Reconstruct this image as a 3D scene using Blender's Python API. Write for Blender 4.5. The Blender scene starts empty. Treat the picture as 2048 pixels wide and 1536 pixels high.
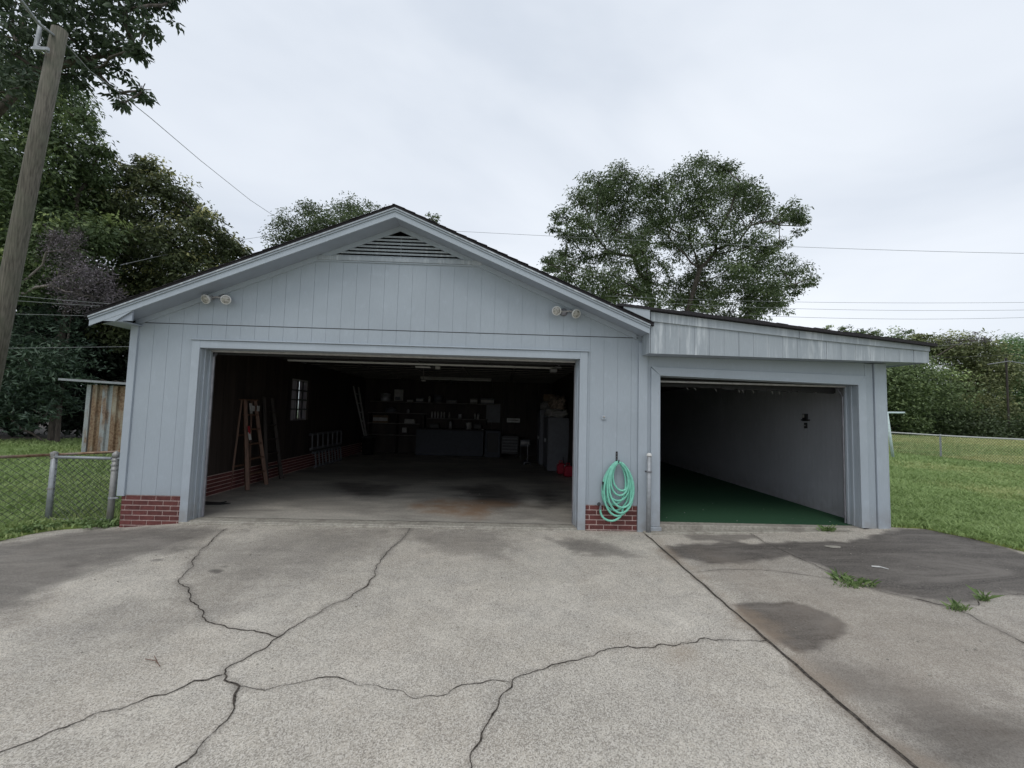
import bpy, math, random
import numpy as np
from mathutils import Matrix, Vector
random.seed(11); RNG = np.random.default_rng(5)
scn = bpy.context.scene
COL = scn.collection
# ------------------------------------------------------------------ camera, world, sun, exposure
def setup():
    yaw, pitch, roll = .0241, .0656, .0269
    f = Vector((math.sin(yaw)*math.cos(pitch), math.cos(yaw)*math.cos(pitch), math.sin(pitch)))
    r = Vector((math.cos(yaw), -math.sin(yaw), 0)); u = r.cross(f)
    r2 = math.cos(roll)*r + math.sin(roll)*u; u2 = -math.sin(roll)*r + math.cos(roll)*u
    cam = bpy.data.cameras.new('camera'); co = bpy.data.objects.new('camera', cam); COL.objects.link(co)
    cam.sensor_width = 36; cam.lens = 859.22/2048*36; cam.clip_end = 2000; cam.clip_start = .05
    m = Matrix((r2, u2, -f)).transposed().to_4x4(); m.translation = (.7386, -5.5961, 1.4668)
    co.matrix_world = m; scn.camera = co
    w = bpy.data.worlds.new('World'); scn.world = w; w.use_nodes = True
    nt = w.node_tree; N = nt.nodes; L = nt.links; N.clear()
    out = N.new('ShaderNodeOutputWorld'); bg = N.new('ShaderNodeBackground'); bg.inputs[1].default_value = SKY_STRENGTH
    sky = N.new('ShaderNodeTexSky'); sky.sky_type = 'NISHITA'; sky.sun_disc = False
    sky.sun_elevation = math.radians(SUN_EL); sky.sun_rotation = math.radians(SUN_AZ); sky.dust_density = 3
    tc = N.new('ShaderNodeTexCoord'); mp = N.new('ShaderNodeMapping'); mp.inputs['Scale'].default_value = (1, 1, 2.6)
    n1 = N.new('ShaderNodeTexNoise'); n1.inputs['Scale'].default_value = 1.0; n1.inputs['Detail'].default_value = 5; n1.inputs['Roughness'].default_value = .5
    n1.inputs['Distortion'].default_value = .5
    cr = N.new('ShaderNodeValToRGB')
    cr.color_ramp.elements[0].position = .3; cr.color_ramp.elements[0].color = (5.2, 5.7, 6.45, 1)
    cr.color_ramp.elements[1].position = .7; cr.color_ramp.elements[1].color = (7.5, 7.85, 8.35, 1)
    mx = N.new('ShaderNodeMix'); mx.data_type = 'RGBA'; mx.inputs[0].default_value = .93
    L.new(tc.outputs['Generated'], mp.inputs[0]); L.new(mp.outputs[0], n1.inputs['Vector']); L.new(n1.outputs[0], cr.inputs[0])
    L.new(sky.outputs[0], mx.inputs[6]); L.new(cr.outputs[0], mx.inputs[7]); L.new(mx.outputs[2], bg.inputs[0]); L.new(bg.outputs[0], out.inputs[0])
    s = bpy.data.lights.new('sun', 'SUN'); s.energy = SUN_E; s.angle = math.radians(25); s.color = (1, .96, .9)
    so = bpy.data.objects.new('sun', s); COL.objects.link(so)
    az, el = math.radians(SUN_AZ), math.radians(SUN_EL)
    d = Vector((math.sin(az)*math.cos(el), math.cos(az)*math.cos(el), math.sin(el)))
    so.rotation_euler = d.to_track_quat('Z', 'Y').to_euler(); so.location = d*30
    scn.view_settings.view_transform = 'Standard'; scn.view_settings.look = 'None'
    scn.view_settings.gamma = 1; scn.view_settings.use_curve_mapping = False; scn.view_settings.exposure = EXPOSURE
SKY_STRENGTH = .1; SUN_EL = 58; SUN_AZ = 200; SUN_E = .6; EXPOSURE = .4
setup()
# ------ surveyed data, world metres
CRACKS = [([(-0.381,0.114),(-0.342,-0.176),(-0.357,-0.487),(-0.387,-0.72),(-0.419,-1.01),(-0.409,-1.229),(-0.395,-1.459),(-0.348,-1.59),(-0.358,-1.72),(-0.342,-1.809),(-0.414,-1.999),(-0.425,-2.082),(-0.493,-2.158),(-0.525,-2.222),(-0.544,-2.31),(-0.605,-2.436),(-0.641,-2.541),(-0.667,-2.638),(-0.676,-2.73),(-0.684,-2.787),(-0.728,-2.87),(-0.756,-2.923),(-0.776,-2.961),(-0.792,-3.014),(-0.769,-3.056),(-0.725,-3.1),(-0.665,-3.131),(-0.626,-3.166),(-0.596,-3.223),(-0.562,-3.299),(-0.536,-3.352),(-0.528,-3.412),(-0.532,-3.453),(-0.535,-3.5),(-0.539,-3.544),(-0.536,-3.58),(-0.523,-3.607),(-0.535,-3.657),(-0.548,-3.682),(-0.566,-3.763)],0.008),([(-2.544,-0.204),(-2.48,-0.464),(-2.352,-0.783),(-2.315,-0.973),(-2.214,-1.174),(-2.176,-1.313),(-2.079,-1.44),(-2.004,-1.649),(-1.956,-1.801),(-1.854,-1.869),(-1.76,-1.93),(-1.659,-2.045),(-1.621,-2.111),(-1.488,-2.222),(-1.4,-2.291),(-1.343,-2.385),(-1.265,-2.445),(-1.157,-2.505),(-1.019,-2.551),(-0.9,-2.571),(-0.796,-2.61),(-0.67,-2.648)],0.007),([(-0.766,-3.06),(-0.824,-3.102),(-0.876,-3.124),(-0.895,-3.171),(-0.942,-3.213),(-1.012,-3.253),(-1.033,-3.297),(-1.082,-3.346),(-1.156,-3.37),(-1.19,-3.421),(-1.223,-3.469),(-1.258,-3.511),(-1.297,-3.567),(-1.348,-3.615),(-1.465,-3.687)],0.006),([(-0.624,-3.166),(-0.558,-3.165),(-0.471,-3.18),(-0.399,-3.141),(-0.311,-3.129),(-0.238,-3.079),(-0.131,-3.071),(-0.015,-3.126),(0.099,-3.145),(0.187,-3.173),(0.257,-3.188),(0.338,-3.227),(0.42,-3.21),(0.497,-3.194),(0.57,-3.119),(0.679,-3.095),(0.756,-3.065),(0.833,-3.097)],0.006),([(2.611,-2.624),(2.52,-2.617),(2.384,-2.614),(2.281,-2.614),(2.179,-2.594),(2.101,-2.634),(2.004,-2.661),(1.93,-2.679),(1.846,-2.681),(1.751,-2.713),(1.665,-2.724),(1.613,-2.707),(1.516,-2.733),(1.411,-2.765),(1.353,-2.814),(1.285,-2.837),(1.233,-2.871),(1.152,-2.899),(1.071,-2.946),(1.024,-2.972),(0.964,-2.985),(0.918,-3.018),(0.859,-3.051),(0.838,-3.092),(0.817,-3.179),(0.771,-3.23),(0.758,-3.288),(0.728,-3.37),(0.7,-3.437),(0.691,-3.501),(0.682,-3.546),(0.656,-3.589),(0.646,-3.637),(0.651,-3.672),(0.637,-3.778)],0.007),([(3.951,-0.086),(3.892,-0.445),(3.916,-0.686),(3.934,-0.872),(3.941,-1.057),(3.973,-1.194),(3.98,-1.353),(3.995,-1.49),(4.039,-1.639),(4.089,-1.767),(4.18,-1.863),(4.324,-1.962),(4.373,-2.019),(4.435,-2.06),(4.466,-2.202),(4.435,-2.317),(4.445,-2.423),(4.436,-2.508),(4.423,-2.589),(4.418,-2.795)],0.008),([(2.626,-1.388),(2.845,-1.34),(3.035,-1.308),(3.227,-1.322),(3.419,-1.334),(3.552,-1.396),(3.682,-1.456),(3.793,-1.502),(3.887,-1.536)],0.0035),([(4.585,-2.058),(4.727,-2.035),(4.936,-1.901),(5.023,-1.845),(5.36,-1.842),(5.696,-1.847)],0.005)]
JOINT = [(2.576,-0.135),(2.573,-0.897),(2.604,-1.325),(2.61,-1.813),(2.614,-2.2),(2.606,-2.533),(2.599,-2.807),(2.592,-3.037),(2.594,-3.221),(2.61,-3.362),(2.618,-3.494),(2.618,-3.619),(2.627,-3.655)]
STAINS = [([(2.657,-2.049),(2.83,-2.0),(3.138,-2.008),(3.253,-2.081),(3.332,-2.193),(3.35,-2.294),(3.331,-2.377),(3.215,-2.485),(3.058,-2.604),(2.866,-2.709),(2.692,-2.743),(2.664,-2.66),(2.649,-2.464),(2.651,-2.24)],0.03,0.86,0),([(2.638,-2.158),(2.686,-2.278),(2.82,-2.424),(2.764,-2.562),(2.654,-2.597),(2.634,-2.429)],0.15,0.8,1),([(2.649,-0.551),(3.136,-0.515),(3.735,-0.505),(4.899,-0.478),(5.387,-0.269),(6.013,-0.013),(6.641,-0.02),(6.576,-0.872),(6.708,-1.291),(5.929,-1.843),(5.023,-1.845),(4.726,-2.026),(4.505,-1.995),(4.356,-1.93),(4.18,-1.791),(4.111,-1.742),(4.009,-1.472),(4.001,-1.26),(3.96,-0.834),(3.496,-1.088),(2.937,-1.153),(2.625,-0.972)],0.07,0.9,0),([(-4.794,-1.19),(-4.697,-0.649),(-4.489,-0.33),(-3.946,-0.033),(-3.124,-0.163),(-2.525,-0.258),(-2.465,-0.655),(-2.684,-1.161),(-2.798,-1.566),(-2.75,-2.04),(-2.711,-2.41),(-2.904,-2.653)],0.28,0.7,0),([(1.27,-0.395),(1.803,-0.414),(2.103,-0.63),(2.27,-0.991),(1.947,-1.009),(1.576,-0.871)],0.12,0.65,0),([(2.858,-2.984),(3.122,-3.026),(3.306,-3.136),(3.565,-3.274),(3.811,-3.345),(3.192,-3.785),(2.683,-3.729),(2.662,-3.525),(2.665,-3.343)],0.35,0.72,0),([(2.57,-0.315),(2.619,-1.292),(2.626,-2.179),(2.608,-2.793),(2.602,-3.21),(2.618,-3.494),(2.637,-3.646),(2.728,-3.645),(2.662,-3.446),(2.669,-3.125),(2.668,-2.778),(2.698,-2.258),(2.705,-1.321),(2.723,-0.357)],0.1,0.65,1),([(2.564,-0.463),(4.739,-0.526),(5.929,-1.843),(3.192,-3.785),(2.605,-3.742),(2.58,-2.835),(2.584,-1.683)],0.25,0.34,0),([(2.994,-0.815),(4.113,-1.864),(4.661,-2.615),(3.448,-3.516),(2.709,-3.395),(2.788,-2.389)],0.5,0.25,1),([(1.84,-2.696),(1.983,-2.671),(2.031,-2.75),(1.944,-2.836),(1.844,-2.852)],0.08,0.5,1),([(3.112,-0.164),(3.932,-0.174),(3.981,-0.301),(3.611,-0.407),(3.083,-0.37)],0.06,0.6,0),([(-2.677,-0.844),(-0.995,0.072),(-0.384,0.052),(-0.488,-1.126),(-1.019,-2.022),(-1.359,-2.25),(-1.838,-1.806)],0.5,0.4,0),([(-2.472,-2.475),(-1.555,-1.795),(-1.103,-2.755),(-1.698,-2.931),(-2.112,-2.941)],0.5,0.3,0),([(-0.372,-0.007),(0.897,-0.042),(0.874,-1.133),(-0.016,-0.95)],0.25,0.45,0),([(-0.671,-2.143),(-0.082,-1.789),(0.415,-2.386),(-0.04,-2.668)],0.4,0.2,0),([(-1.847,-1.56),(-1.854,-1.499),(-1.766,-1.495),(-1.721,-1.548),(-1.749,-1.609)],0.015,0.7,0),([(-1.822,-1.422),(-1.811,-1.396),(-1.765,-1.426),(-1.776,-1.452)],0.012,0.6,0),([(-2.575,-1.298),(-2.51,-1.26),(-2.429,-1.305),(-2.493,-1.342)],0.03,0.6,0),([(-3.191,-1.51),(-3.143,-1.458),(-3.083,-1.403),(-3.058,-1.454),(-3.092,-1.555)],0.03,0.5,0)]
FSTAINS_SHADE = [([(-0.698,1.265),(-0.145,1.5),(0.53,1.219),(0.6,0.686),(0.316,0.456),(-0.128,0.621)],0.25,0.85,1),([(-0.233,1.584),(0.805,1.6),(1.084,1.359),(0.544,0.826)],0.2,0.7,1),([(-0.08,2.687),(0.452,3.294),(1.032,2.703),(1.112,1.54),(0.803,1.081),(0.326,1.55)],0.3,0.9,0),([(1.362,2.621),(1.829,2.802),(1.866,1.438),(1.446,1.225)],0.25,0.85,0),([(-2.684,3.143),(-1.022,2.954),(-1.117,1.984),(-1.597,1.674),(-2.197,2.183)],0.3,0.8,0),([(-4.28,5.027),(2.761,6.332),(1.864,4.12),(-0.182,3.655),(-2.45,3.801)],0.8,0.6,0)]  # floor stains; the last polygon is the bay's deep shade put into the colour
EDGE_L = [(-3.988,-0.005),(-4.275,0.063),(-4.648,-0.116),(-4.76,-0.343),(-4.718,-0.631),(-4.758,-1.106),(-4.816,-1.922)]
EDGE_R = [(5.862,0.019),(6.329,-0.004),(6.481,-0.295),(6.591,-0.528),(6.668,-0.799),(6.662,-1.233),(6.425,-2.159)]
WEEDS = [((3.985,-1.676),0.36),((4.452,-2.123),0.17),((4.862,-1.955),0.12),((4.958,-0.096),0.22),((3.941,-1.558),0.14)]
TWIG = [(-1.301,-2.927),(-1.164,-2.994),(-1.278,-2.891),(-1.186,-2.979)]
SCRAP = (4.569,-1.278)
SPOT = (4.583,-0.667)
T8 = [(10.17,22.15,11.47,1.01),(9.52,21.22,12.17,0.92),(11.0,23.27,10.52,0.92),(9.82,21.58,13.27,0.74),(3.48,20.97,10.93,0.6),(4.8,23.31,11.81,0.92),(6.78,26.93,10.91,1.18),(8.24,26.1,10.3,1.15),(14.6,25.86,10.88,1.29),(17.2,22.05,9.41,1.01),(20.07,24.26,10.82,0.95),(14.53,22.44,8.65,0.89),(16.51,21.71,8.07,0.75),(17.68,21.24,12.48,0.61),(9.94,22.0,16.36,1.0),(12.07,26.99,16.55,1.19),(14.25,26.3,14.31,1.16),(15.94,26.15,13.43,1.16),(14.61,26.1,12.04,1.01),(7.7,21.85,9.5,1.0),(9.82,22.67,9.81,0.9),(15.75,24.89,10.85,1.11),(18.8,25.62,12.25,1.14),(8.23,26.48,18.43,1.31),(11.72,26.66,17.52,1.17),(6.69,21.11,16.42,1.09),(8.95,24.74,19.17,1.1),(10.04,25.2,18.6,1.26),(6.14,24.04,16.76,1.21),(4.15,21.74,14.36,0.68),(4.22,23.82,14.51,0.54),(5.17,21.13,14.02,0.97),(8.03,27.04,18.02,1.63),(9.69,26.56,17.62,1.61),(5.52,24.33,14.06,1.09),(6.48,22.6,13.97,1.28),(9.13,26.86,15.92,1.62),(5.06,24.51,12.86,0.68),(4.41,26.68,12.64,0.88),(5.58,26.44,12.05,1.17),(6.51,24.06,12.54,1.08),(7.86,23.4,12.75,1.06),(9.82,24.69,14.37,1.1),(9.58,23.52,12.55,1.06),(6.52,21.63,10.34,1.11),(8.07,22.64,10.9,1.16),(10.09,26.19,10.82,1.3),(10.08,20.8,16.3,0.72),(11.01,20.82,15.79,0.96),(13.65,24.88,19.33,1.25),(13.8,22.46,18.57,1.02),(15.67,24.24,19.59,0.95),(16.48,23.8,19.26,0.8),(14.29,22.9,17.22,1.56),(18.21,27.48,20.05,1.66),(16.4,21.87,17.24,0.87),(17.77,23.39,17.1,1.19),(17.67,21.92,15.85,0.88),(13.67,24.93,16.76,1.53),(11.16,22.43,14.86,1.15),(14.33,22.99,15.54,1.3),(18.36,25.73,17.0,1.43),(15.2,22.74,14.36,1.16),(19.19,24.41,16.3,0.82),(22.38,26.83,17.33,1.03),(19.57,21.21,14.62,0.85),(18.91,20.93,15.03,0.6),(20.48,22.1,14.48,0.5),(21.7,25.86,14.96,0.72),(12.57,24.81,14.52,0.97),(12.98,22.16,13.63,1.01),(16.71,22.82,13.55,1.16),(17.53,21.74,13.15,1.0),(15.68,23.71,13.36,1.07),(15.56,20.8,11.31,1.2),(19.75,25.38,13.29,1.27),(22.28,26.77,13.31,1.18),(23.91,27.18,12.94,1.19),(23.58,25.64,11.99,0.57),(23.69,27.22,11.8,0.9),(17.27,20.63,10.12,1.07),(17.0,22.52,10.21,1.15),(18.05,27.26,12.3,1.2),(15.72,25.93,12.03,0.86),(15.5,23.37,9.8,1.05),(15.71,27.1,10.37,1.19),(13.12,24.84,9.7,1.11),(13.46,26.23,11.38,0.87),(10.75,22.55,9.32,1.02),(18.02,21.84,9.28,1.0),(20.14,23.61,9.62,0.8),(16.84,21.46,8.31,0.86),(16.37,23.17,8.59,0.79),(11.28,27.23,12.29,1.05),(11.61,22.82,11.58,0.65)]
T7 = [(-10.92,17.04,11.11,0.79),(-11.34,17.18,10.34,0.74),(-9.73,17.68,10.88,1.08),(-9.39,20.13,12.87,1.05),(-7.0,18.45,11.6,0.98),(-10.3,18.16,12.36,0.77),(-9.09,17.39,11.2,0.94),(-9.12,20.93,14.05,0.86),(-7.12,18.7,12.59,0.85),(-7.9,17.83,11.3,0.95),(-5.55,17.24,11.41,0.66),(-3.27,17.22,11.83,0.43),(-3.88,17.67,11.53,0.6),(-11.51,19.71,11.36,0.88),(-8.84,17.6,10.04,1.08),(-6.55,17.16,10.23,1.06),(-5.12,18.96,11.3,0.86)]
T2 = [(-16.22,9.4,11.5,1.22),(-16.96,11.19,13.39,0.98),(-16.03,9.09,9.5,1.37),(-15.41,10.07,10.68,1.19),(-15.09,10.66,10.07,0.85),(-15.96,9.78,8.24,1.43),(-15.75,11.17,8.92,1.17),(-16.9,9.95,7.17,1.27),(-14.71,9.38,6.66,1.22),(-13.79,9.79,7.4,0.9),(-13.88,8.89,11.06,0.51),(-16.12,9.81,13.34,0.9),(-17.05,9.4,12.95,1.05),(-20.07,10.93,11.02,1.54),(-19.58,10.79,8.0,1.53),(-14.27,10.0,10.68,0.45),(-15.07,8.88,5.43,1.01)]
T3 = [(-14.9,11.91,10.68,0.86),(-14.0,11.88,11.03,0.73),(-13.26,11.8,10.16,1.01),(-14.22,11.86,9.1,1.22),(-13.47,13.39,9.96,0.93),(-12.56,11.64,7.82,1.4),(-11.18,11.42,8.6,0.69),(-12.23,13.53,8.12,1.11),(-11.0,12.66,8.28,0.68),(-15.16,13.68,7.61,1.8),(-11.91,12.27,6.6,1.25),(-16.37,13.46,8.63,1.33),(-10.62,12.87,8.05,0.39),(-13.59,13.2,6.17,1.53),(-15.41,13.09,6.07,1.31),(-16.06,12.49,9.98,1.05),(-12.8,11.52,4.53,1.2),(-14.38,11.81,4.33,1.01)]
T4 = [(-16.99,10.35,5.45,0.93),(-15.91,10.4,4.76,0.93),(-17.1,10.45,3.62,1.12),(-14.44,9.27,3.16,1.04),(-15.71,9.91,2.5,1.08),(-16.62,10.2,1.61,0.92),(-14.65,9.88,2.44,0.72),(-15.07,10.23,1.47,0.55),(-17.53,9.66,3.12,1.42),(-17.65,9.91,1.39,1.08),(-16.46,9.97,0.72,0.54),(-14.42,9.14,0.96,0.43)]
T6 = [(-22.18,14.18,6.84,1.84),(-20.03,14.23,6.93,2.08),(-16.4,12.82,5.75,1.72),(-21.99,14.25,4.1,2.08),(-19.77,14.24,4.17,2.08),(-17.09,13.77,3.73,2.03),(-20.08,12.77,1.82,1.71),(-19.67,14.14,1.9,1.61),(-16.54,12.9,1.71,1.51),(-16.27,14.25,2.0,1.39),(-15.14,13.77,3.79,1.8),(-18.97,12.8,0.6,0.75),(-17.31,12.97,0.54,0.65),(-16.33,13.72,0.44,0.67),(-23.23,13.61,4.62,2.01),(-23.27,13.89,1.79,2.04),(-24.48,14.18,7.69,2.3),(-21.12,13.05,8.94,1.95),(-18.7,12.71,9.32,1.92)]
T5 = [(-13.27,8.14,6.24,0.54),(-11.96,7.41,5.39,0.51),(-11.99,8.1,5.27,0.48),(-12.68,7.49,5.08,0.4),(-11.48,8.05,4.82,0.35),(-12.57,8.03,4.77,0.57),(-13.66,8.1,6.62,0.38),(-12.71,7.84,6.62,0.28)]
T1 = [(-11.04,4.21,10.45,0.68),(-9.04,3.12,9.61,0.61),(-8.99,3.87,10.23,0.66),(-7.6,3.33,9.89,0.52),(-7.69,4.23,10.84,0.4),(-7.19,4.04,10.8,0.22),(-7.96,3.55,9.33,0.43),(-8.67,3.64,9.2,0.48),(-6.88,2.84,8.69,0.29),(-6.67,2.85,9.03,0.3),(-9.45,3.75,9.38,0.54),(-8.36,3.58,8.7,0.34),(-8.45,4.18,9.26,0.25),(-8.13,3.77,8.4,0.22),(-7.19,3.02,7.59,0.15),(-7.13,3.38,8.14,0.19),(-7.57,4.03,8.41,0.11),(-10.16,3.64,9.01,0.65),(-8.84,2.82,7.72,0.44),(-11.82,4.14,9.98,0.91),(-9.34,4.12,8.98,0.34),(-9.97,2.94,7.98,0.6),(-10.07,3.67,11.05,0.86),(-8.28,3.41,10.86,0.84),(-7.56,4.06,11.61,0.67)]
R1 = [(45.34,41.24,7.36,3.0),(44.37,40.93,3.96,2.98),(48.85,41.95,5.25,3.32),(52.49,43.87,2.5,2.3),(45.44,40.38,1.24,1.61),(42.31,40.46,6.09,3.22),(40.58,42.48,4.47,3.36)]
R2 = [(54.71,47.54,11.14,1.98),(56.39,46.05,10.97,2.53),(59.2,45.74,10.38,2.69),(63.33,47.43,8.49,2.78),(59.29,47.11,6.76,3.68),(50.49,44.27,11.43,1.04),(57.65,47.53,3.24,3.09),(58.42,44.78,3.25,2.93),(55.37,45.21,0.63,1.18),(61.9,47.35,0.96,1.36)]
R3 = [(70.28,51.69,11.9,1.67),(74.3,53.19,12.24,2.4),(71.49,50.67,7.69,3.28),(73.5,53.5,3.69,2.75),(72.04,50.71,1.62,2.62),(74.96,50.6,6.42,5.23),(70.78,51.98,0.87,1.34),(76.99,51.35,12.05,2.65)]
R5 = [(61.92,60.17,14.86,1.53),(65.77,61.62,15.81,1.25),(60.9,60.84,14.55,1.39),(49.8,58.02,15.11,1.04),(53.92,59.25,15.47,1.21),(57.1,60.18,15.43,1.15),(52.87,59.95,14.78,1.22),(59.72,60.86,15.48,1.39)]
R4 = [(55.1,43.97,11.4,0.81),(56.03,43.15,11.65,0.79),(57.94,43.49,11.53,0.8)]
WIRES = [([(-2.65,21.0,12.81),(14.09,17.0,10.93),(25.7,14.0,9.76)],0.01,'g'),([(6.87,20.0,8.68),(18.95,20.0,8.71),(33.18,20.0,9.16)],0.01,'g'),([(7.66,19.5,8.32),(19.2,19.5,8.16),(32.52,19.5,8.54)],0.01,'g'),([(10.77,19.0,7.64),(21.23,19.0,7.54),(31.86,19.0,7.94)],0.01,'g'),([(21.38,15.0,4.69),(24.19,15.0,4.84),(27.01,15.0,5.08)],0.012,'k'),([(34.7,30.0,7.75),(39.1,30.0,8.23),(46.24,30.0,9.28)],0.012,'g'),([(-13.54,7.0,4.46),(-12.4,7.0,4.38),(-10.55,7.0,4.29)],0.006,'g'),([(-13.66,7.0,4.31),(-12.39,7.0,4.26),(-10.97,7.0,4.22)],0.006,'g'),([(-14.37,7.4,3.98),(-11.61,7.4,4.0)],0.006,'g'),([(-14.49,7.6,2.96),(-10.5,7.6,3.14)],0.006,'g'),([(-12.29,9.0,6.08),(-12.36,14.0,8.83),(-12.56,19.0,11.33)],0.008,'g')]
DROP = [(-6.32,1.05,7.1),(-6.88,2.0,7.43),(-7.48,3.2,7.95),(-8.13,4.8,8.49),(-8.81,7.5,9.01),(-9.32,11.0,9.49),(-9.45,13.0,9.78),(-9.26,15.0,10.02)]
GUY = [(-5.3,-1.0,6.54),(-6.22,0.3,7.1),(-6.3,0.6,7.05),(-6.41,0.97,7.15)]
POLE = [(-6.4,1.0,7.3),(-6.79,1.0,2.95)]
# ------------------------------------------------------------------ materials
def nodemat(name, rough=.7, metal=0., spec=.5):
    m = bpy.data.materials.new(name); m.use_nodes = True
    nt = m.node_tree; b = nt.nodes['Principled BSDF']
    b.inputs['Roughness'].default_value = rough; b.inputs['Metallic'].default_value = metal
    b.inputs['Specular IOR Level'].default_value = spec
    return m, nt, b
class G:
    def __init__(s, nt): s.nt = nt; s.N = nt.nodes; s.L = nt.links; s.pos = s.N.new('ShaderNodeNewGeometry').outputs['Position']
    def noise(s, scale, detail=3, vec=None, stretch=None, rough=.55, dist=0.):
        n = s.N.new('ShaderNodeTexNoise'); n.inputs['Scale'].default_value = scale; n.inputs['Detail'].default_value = detail
        n.inputs['Roughness'].default_value = rough; n.inputs['Distortion'].default_value = dist
        v = vec or s.pos
        if stretch:
            mp = s.N.new('ShaderNodeMapping'); mp.inputs['Scale'].default_value = stretch; s.L.new(v, mp.inputs[0]); v = mp.outputs[0]
        s.L.new(v, n.inputs['Vector']); return n.outputs[0]
    def vor(s, scale, feature='F1', out=0, stretch=None):
        n = s.N.new('ShaderNodeTexVoronoi'); n.feature = feature; n.inputs['Scale'].default_value = scale
        v = s.pos
        if stretch:
            mp = s.N.new('ShaderNodeMapping'); mp.inputs['Scale'].default_value = stretch; s.L.new(v, mp.inputs[0]); v = mp.outputs[0]
        s.L.new(v, n.inputs['Vector']); return n.outputs[out]
    def ramp(s, fac, stops):
        r = s.N.new('ShaderNodeValToRGB'); e = r.color_ramp.elements
        while len(e) < len(stops): e.new(.5)
        for k, (p, c) in enumerate(stops):
            e[k].position = p; e[k].color = (c, c, c, 1) if isinstance(c, (int, float)) else (*c, 1)
        s.L.new(fac, r.inputs[0]); return r.outputs[0]
    def mix(s, fac, a, b, mode='MIX'):
        m = s.N.new('ShaderNodeMix'); m.data_type = 'RGBA'; m.blend_type = mode
        for k, v in ((0, fac), (6, a), (7, b)):
            if isinstance(v, bpy.types.NodeSocket): s.L.new(v, m.inputs[k])
            elif k == 0: m.inputs[0].default_value = v
            else: m.inputs[k].default_value = (v, v, v, 1) if isinstance(v, (int, float)) else (*v, 1)
        return m.outputs[2]
    def math(s, op, a, b=None):
        m = s.N.new('ShaderNodeMath'); m.operation = op; m.use_clamp = op in ('ADD', 'SUBTRACT')
        for k, v in ((0, a), (1, b)):
            if v is None: continue
            if isinstance(v, bpy.types.NodeSocket): s.L.new(v, m.inputs[k])
            else: m.inputs[k].default_value = v
        return m.outputs[0]
    def attr(s, name):
        a = s.N.new('ShaderNodeAttribute'); a.attribute_name = name; return a
    def objrnd(s): return s.N.new('ShaderNodeObjectInfo').outputs['Random']
    def bump(s, h, strength=.3, dist=.01):
        b = s.N.new('ShaderNodeBump'); b.inputs['Strength'].default_value = strength; b.inputs['Distance'].default_value = dist
        s.L.new(h, b.inputs['Height']); s.L.new(b.outputs[0], s.nt.nodes['Principled BSDF'].inputs['Normal'])
    def col(s, c): s.L.new(c, s.nt.nodes['Principled BSDF'].inputs['Base Color'])
M = {}
def simple(name, c, rough=.6, metal=0., var=.25, scale=12, stretch=None, bump=.0, rnd=0.):
    m, nt, b = nodemat(name, rough, metal); g = G(nt)
    n = g.noise(scale, 4, stretch=stretch)
    lo = tuple(v*(1-var) for v in c); hi = tuple(min(1, v*(1+var)) for v in c)
    cc = g.mix(g.ramp(n, [(.3, 0), (.7, 1)]), lo, hi)
    if rnd:
        cc = g.mix(1., cc, g.ramp(g.objrnd(), [(0, 1-rnd), (1, 1+rnd*.0)]), 'MULTIPLY')
    g.col(cc)
    if bump: g.bump(n, bump)
    M[name] = m; return m
def paint(name, c, rough=.55, streak=0., dirt=.25):
    m, nt, b = nodemat(name, rough); g = G(nt)
    grain = g.noise(30, 4, stretch=(6, 6, .35))
    big = g.noise(1.3, 4)
    cc = g.mix(g.ramp(grain, [(.3, 0), (.75, 1)]), tuple(v*.93 for v in c), tuple(min(1, v*1.05) for v in c))
    cc = g.mix(g.math('MULTIPLY', g.ramp(big, [(.38, 0), (.68, 1)]), dirt*1.2), cc, tuple(v*.72 for v in c))
    sm = g.noise(9, 5, stretch=(1, 1, .7))
    cc = g.mix(g.math('MULTIPLY', g.ramp(sm, [(.58, 0), (.66, 1)]), .22), cc, tuple(min(1, v*1.18) for v in c))
    # splash dirt near the ground
    sep = g.N.new('ShaderNodeSeparateXYZ'); g.L.new(g.pos, sep.inputs[0])
    low = g.ramp(g.math('MULTIPLY', sep.outputs[2], 1.), [(.02, 1), (.42, 0)])
    low = g.math('MULTIPLY', low, g.ramp(g.noise(7, 4), [(.3, .1), (.65, .75)]))
    cc = g.mix(low, cc, (.25, .24, .23))
    # peeled flecks
    pe = g.noise(45, 3, stretch=(1, 1, .25))
    cc = g.mix(g.math('MULTIPLY', g.ramp(pe, [(.73, 0), (.76, 1)]), .35), cc, (.6, .62, .64))
    if streak:
        st = g.noise(9, 5, stretch=(1.6, 1.6, .12), rough=.7)
        zone = g.ramp(g.noise(1.3, 2, stretch=(1, 1, .1)), [(.36, .1), (.55, 1)])
        cc = g.mix(g.math('MULTIPLY', g.math('MULTIPLY', g.ramp(st, [(.5, 0), (.62, 1)]), zone), streak), cc, (.72, .76, .78))
        cc = g.mix(g.math('MULTIPLY', g.ramp(g.noise(5, 4, stretch=(1.5, 1, .15)), [(.6, 0), (.7, 1)]), .3), cc, (.2, .23, .26))
    g.col(cc); g.bump(g.math('ADD', g.math('MULTIPLY', grain, .6), g.math('MULTIPLY', sm, .4)), .35, .004)
    M[name] = m
PC = (.36, .408, .455)
paint('siding_paint', PC); paint('trim_paint', (.39, .44, .49), dirt=.25); paint('weathered_paint', (.35, .39, .425), streak=.5)
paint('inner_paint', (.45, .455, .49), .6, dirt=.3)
simple('soffit_paint', (.33, .37, .43), .6, var=.08, scale=4)
simple('shingle', (.022, .02, .023), .9, var=.5, scale=60, bump=.4)
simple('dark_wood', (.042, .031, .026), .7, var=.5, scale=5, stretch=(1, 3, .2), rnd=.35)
simple('inner_dark', (.016, .014, .015), .85, var=.4, scale=4)
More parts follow.
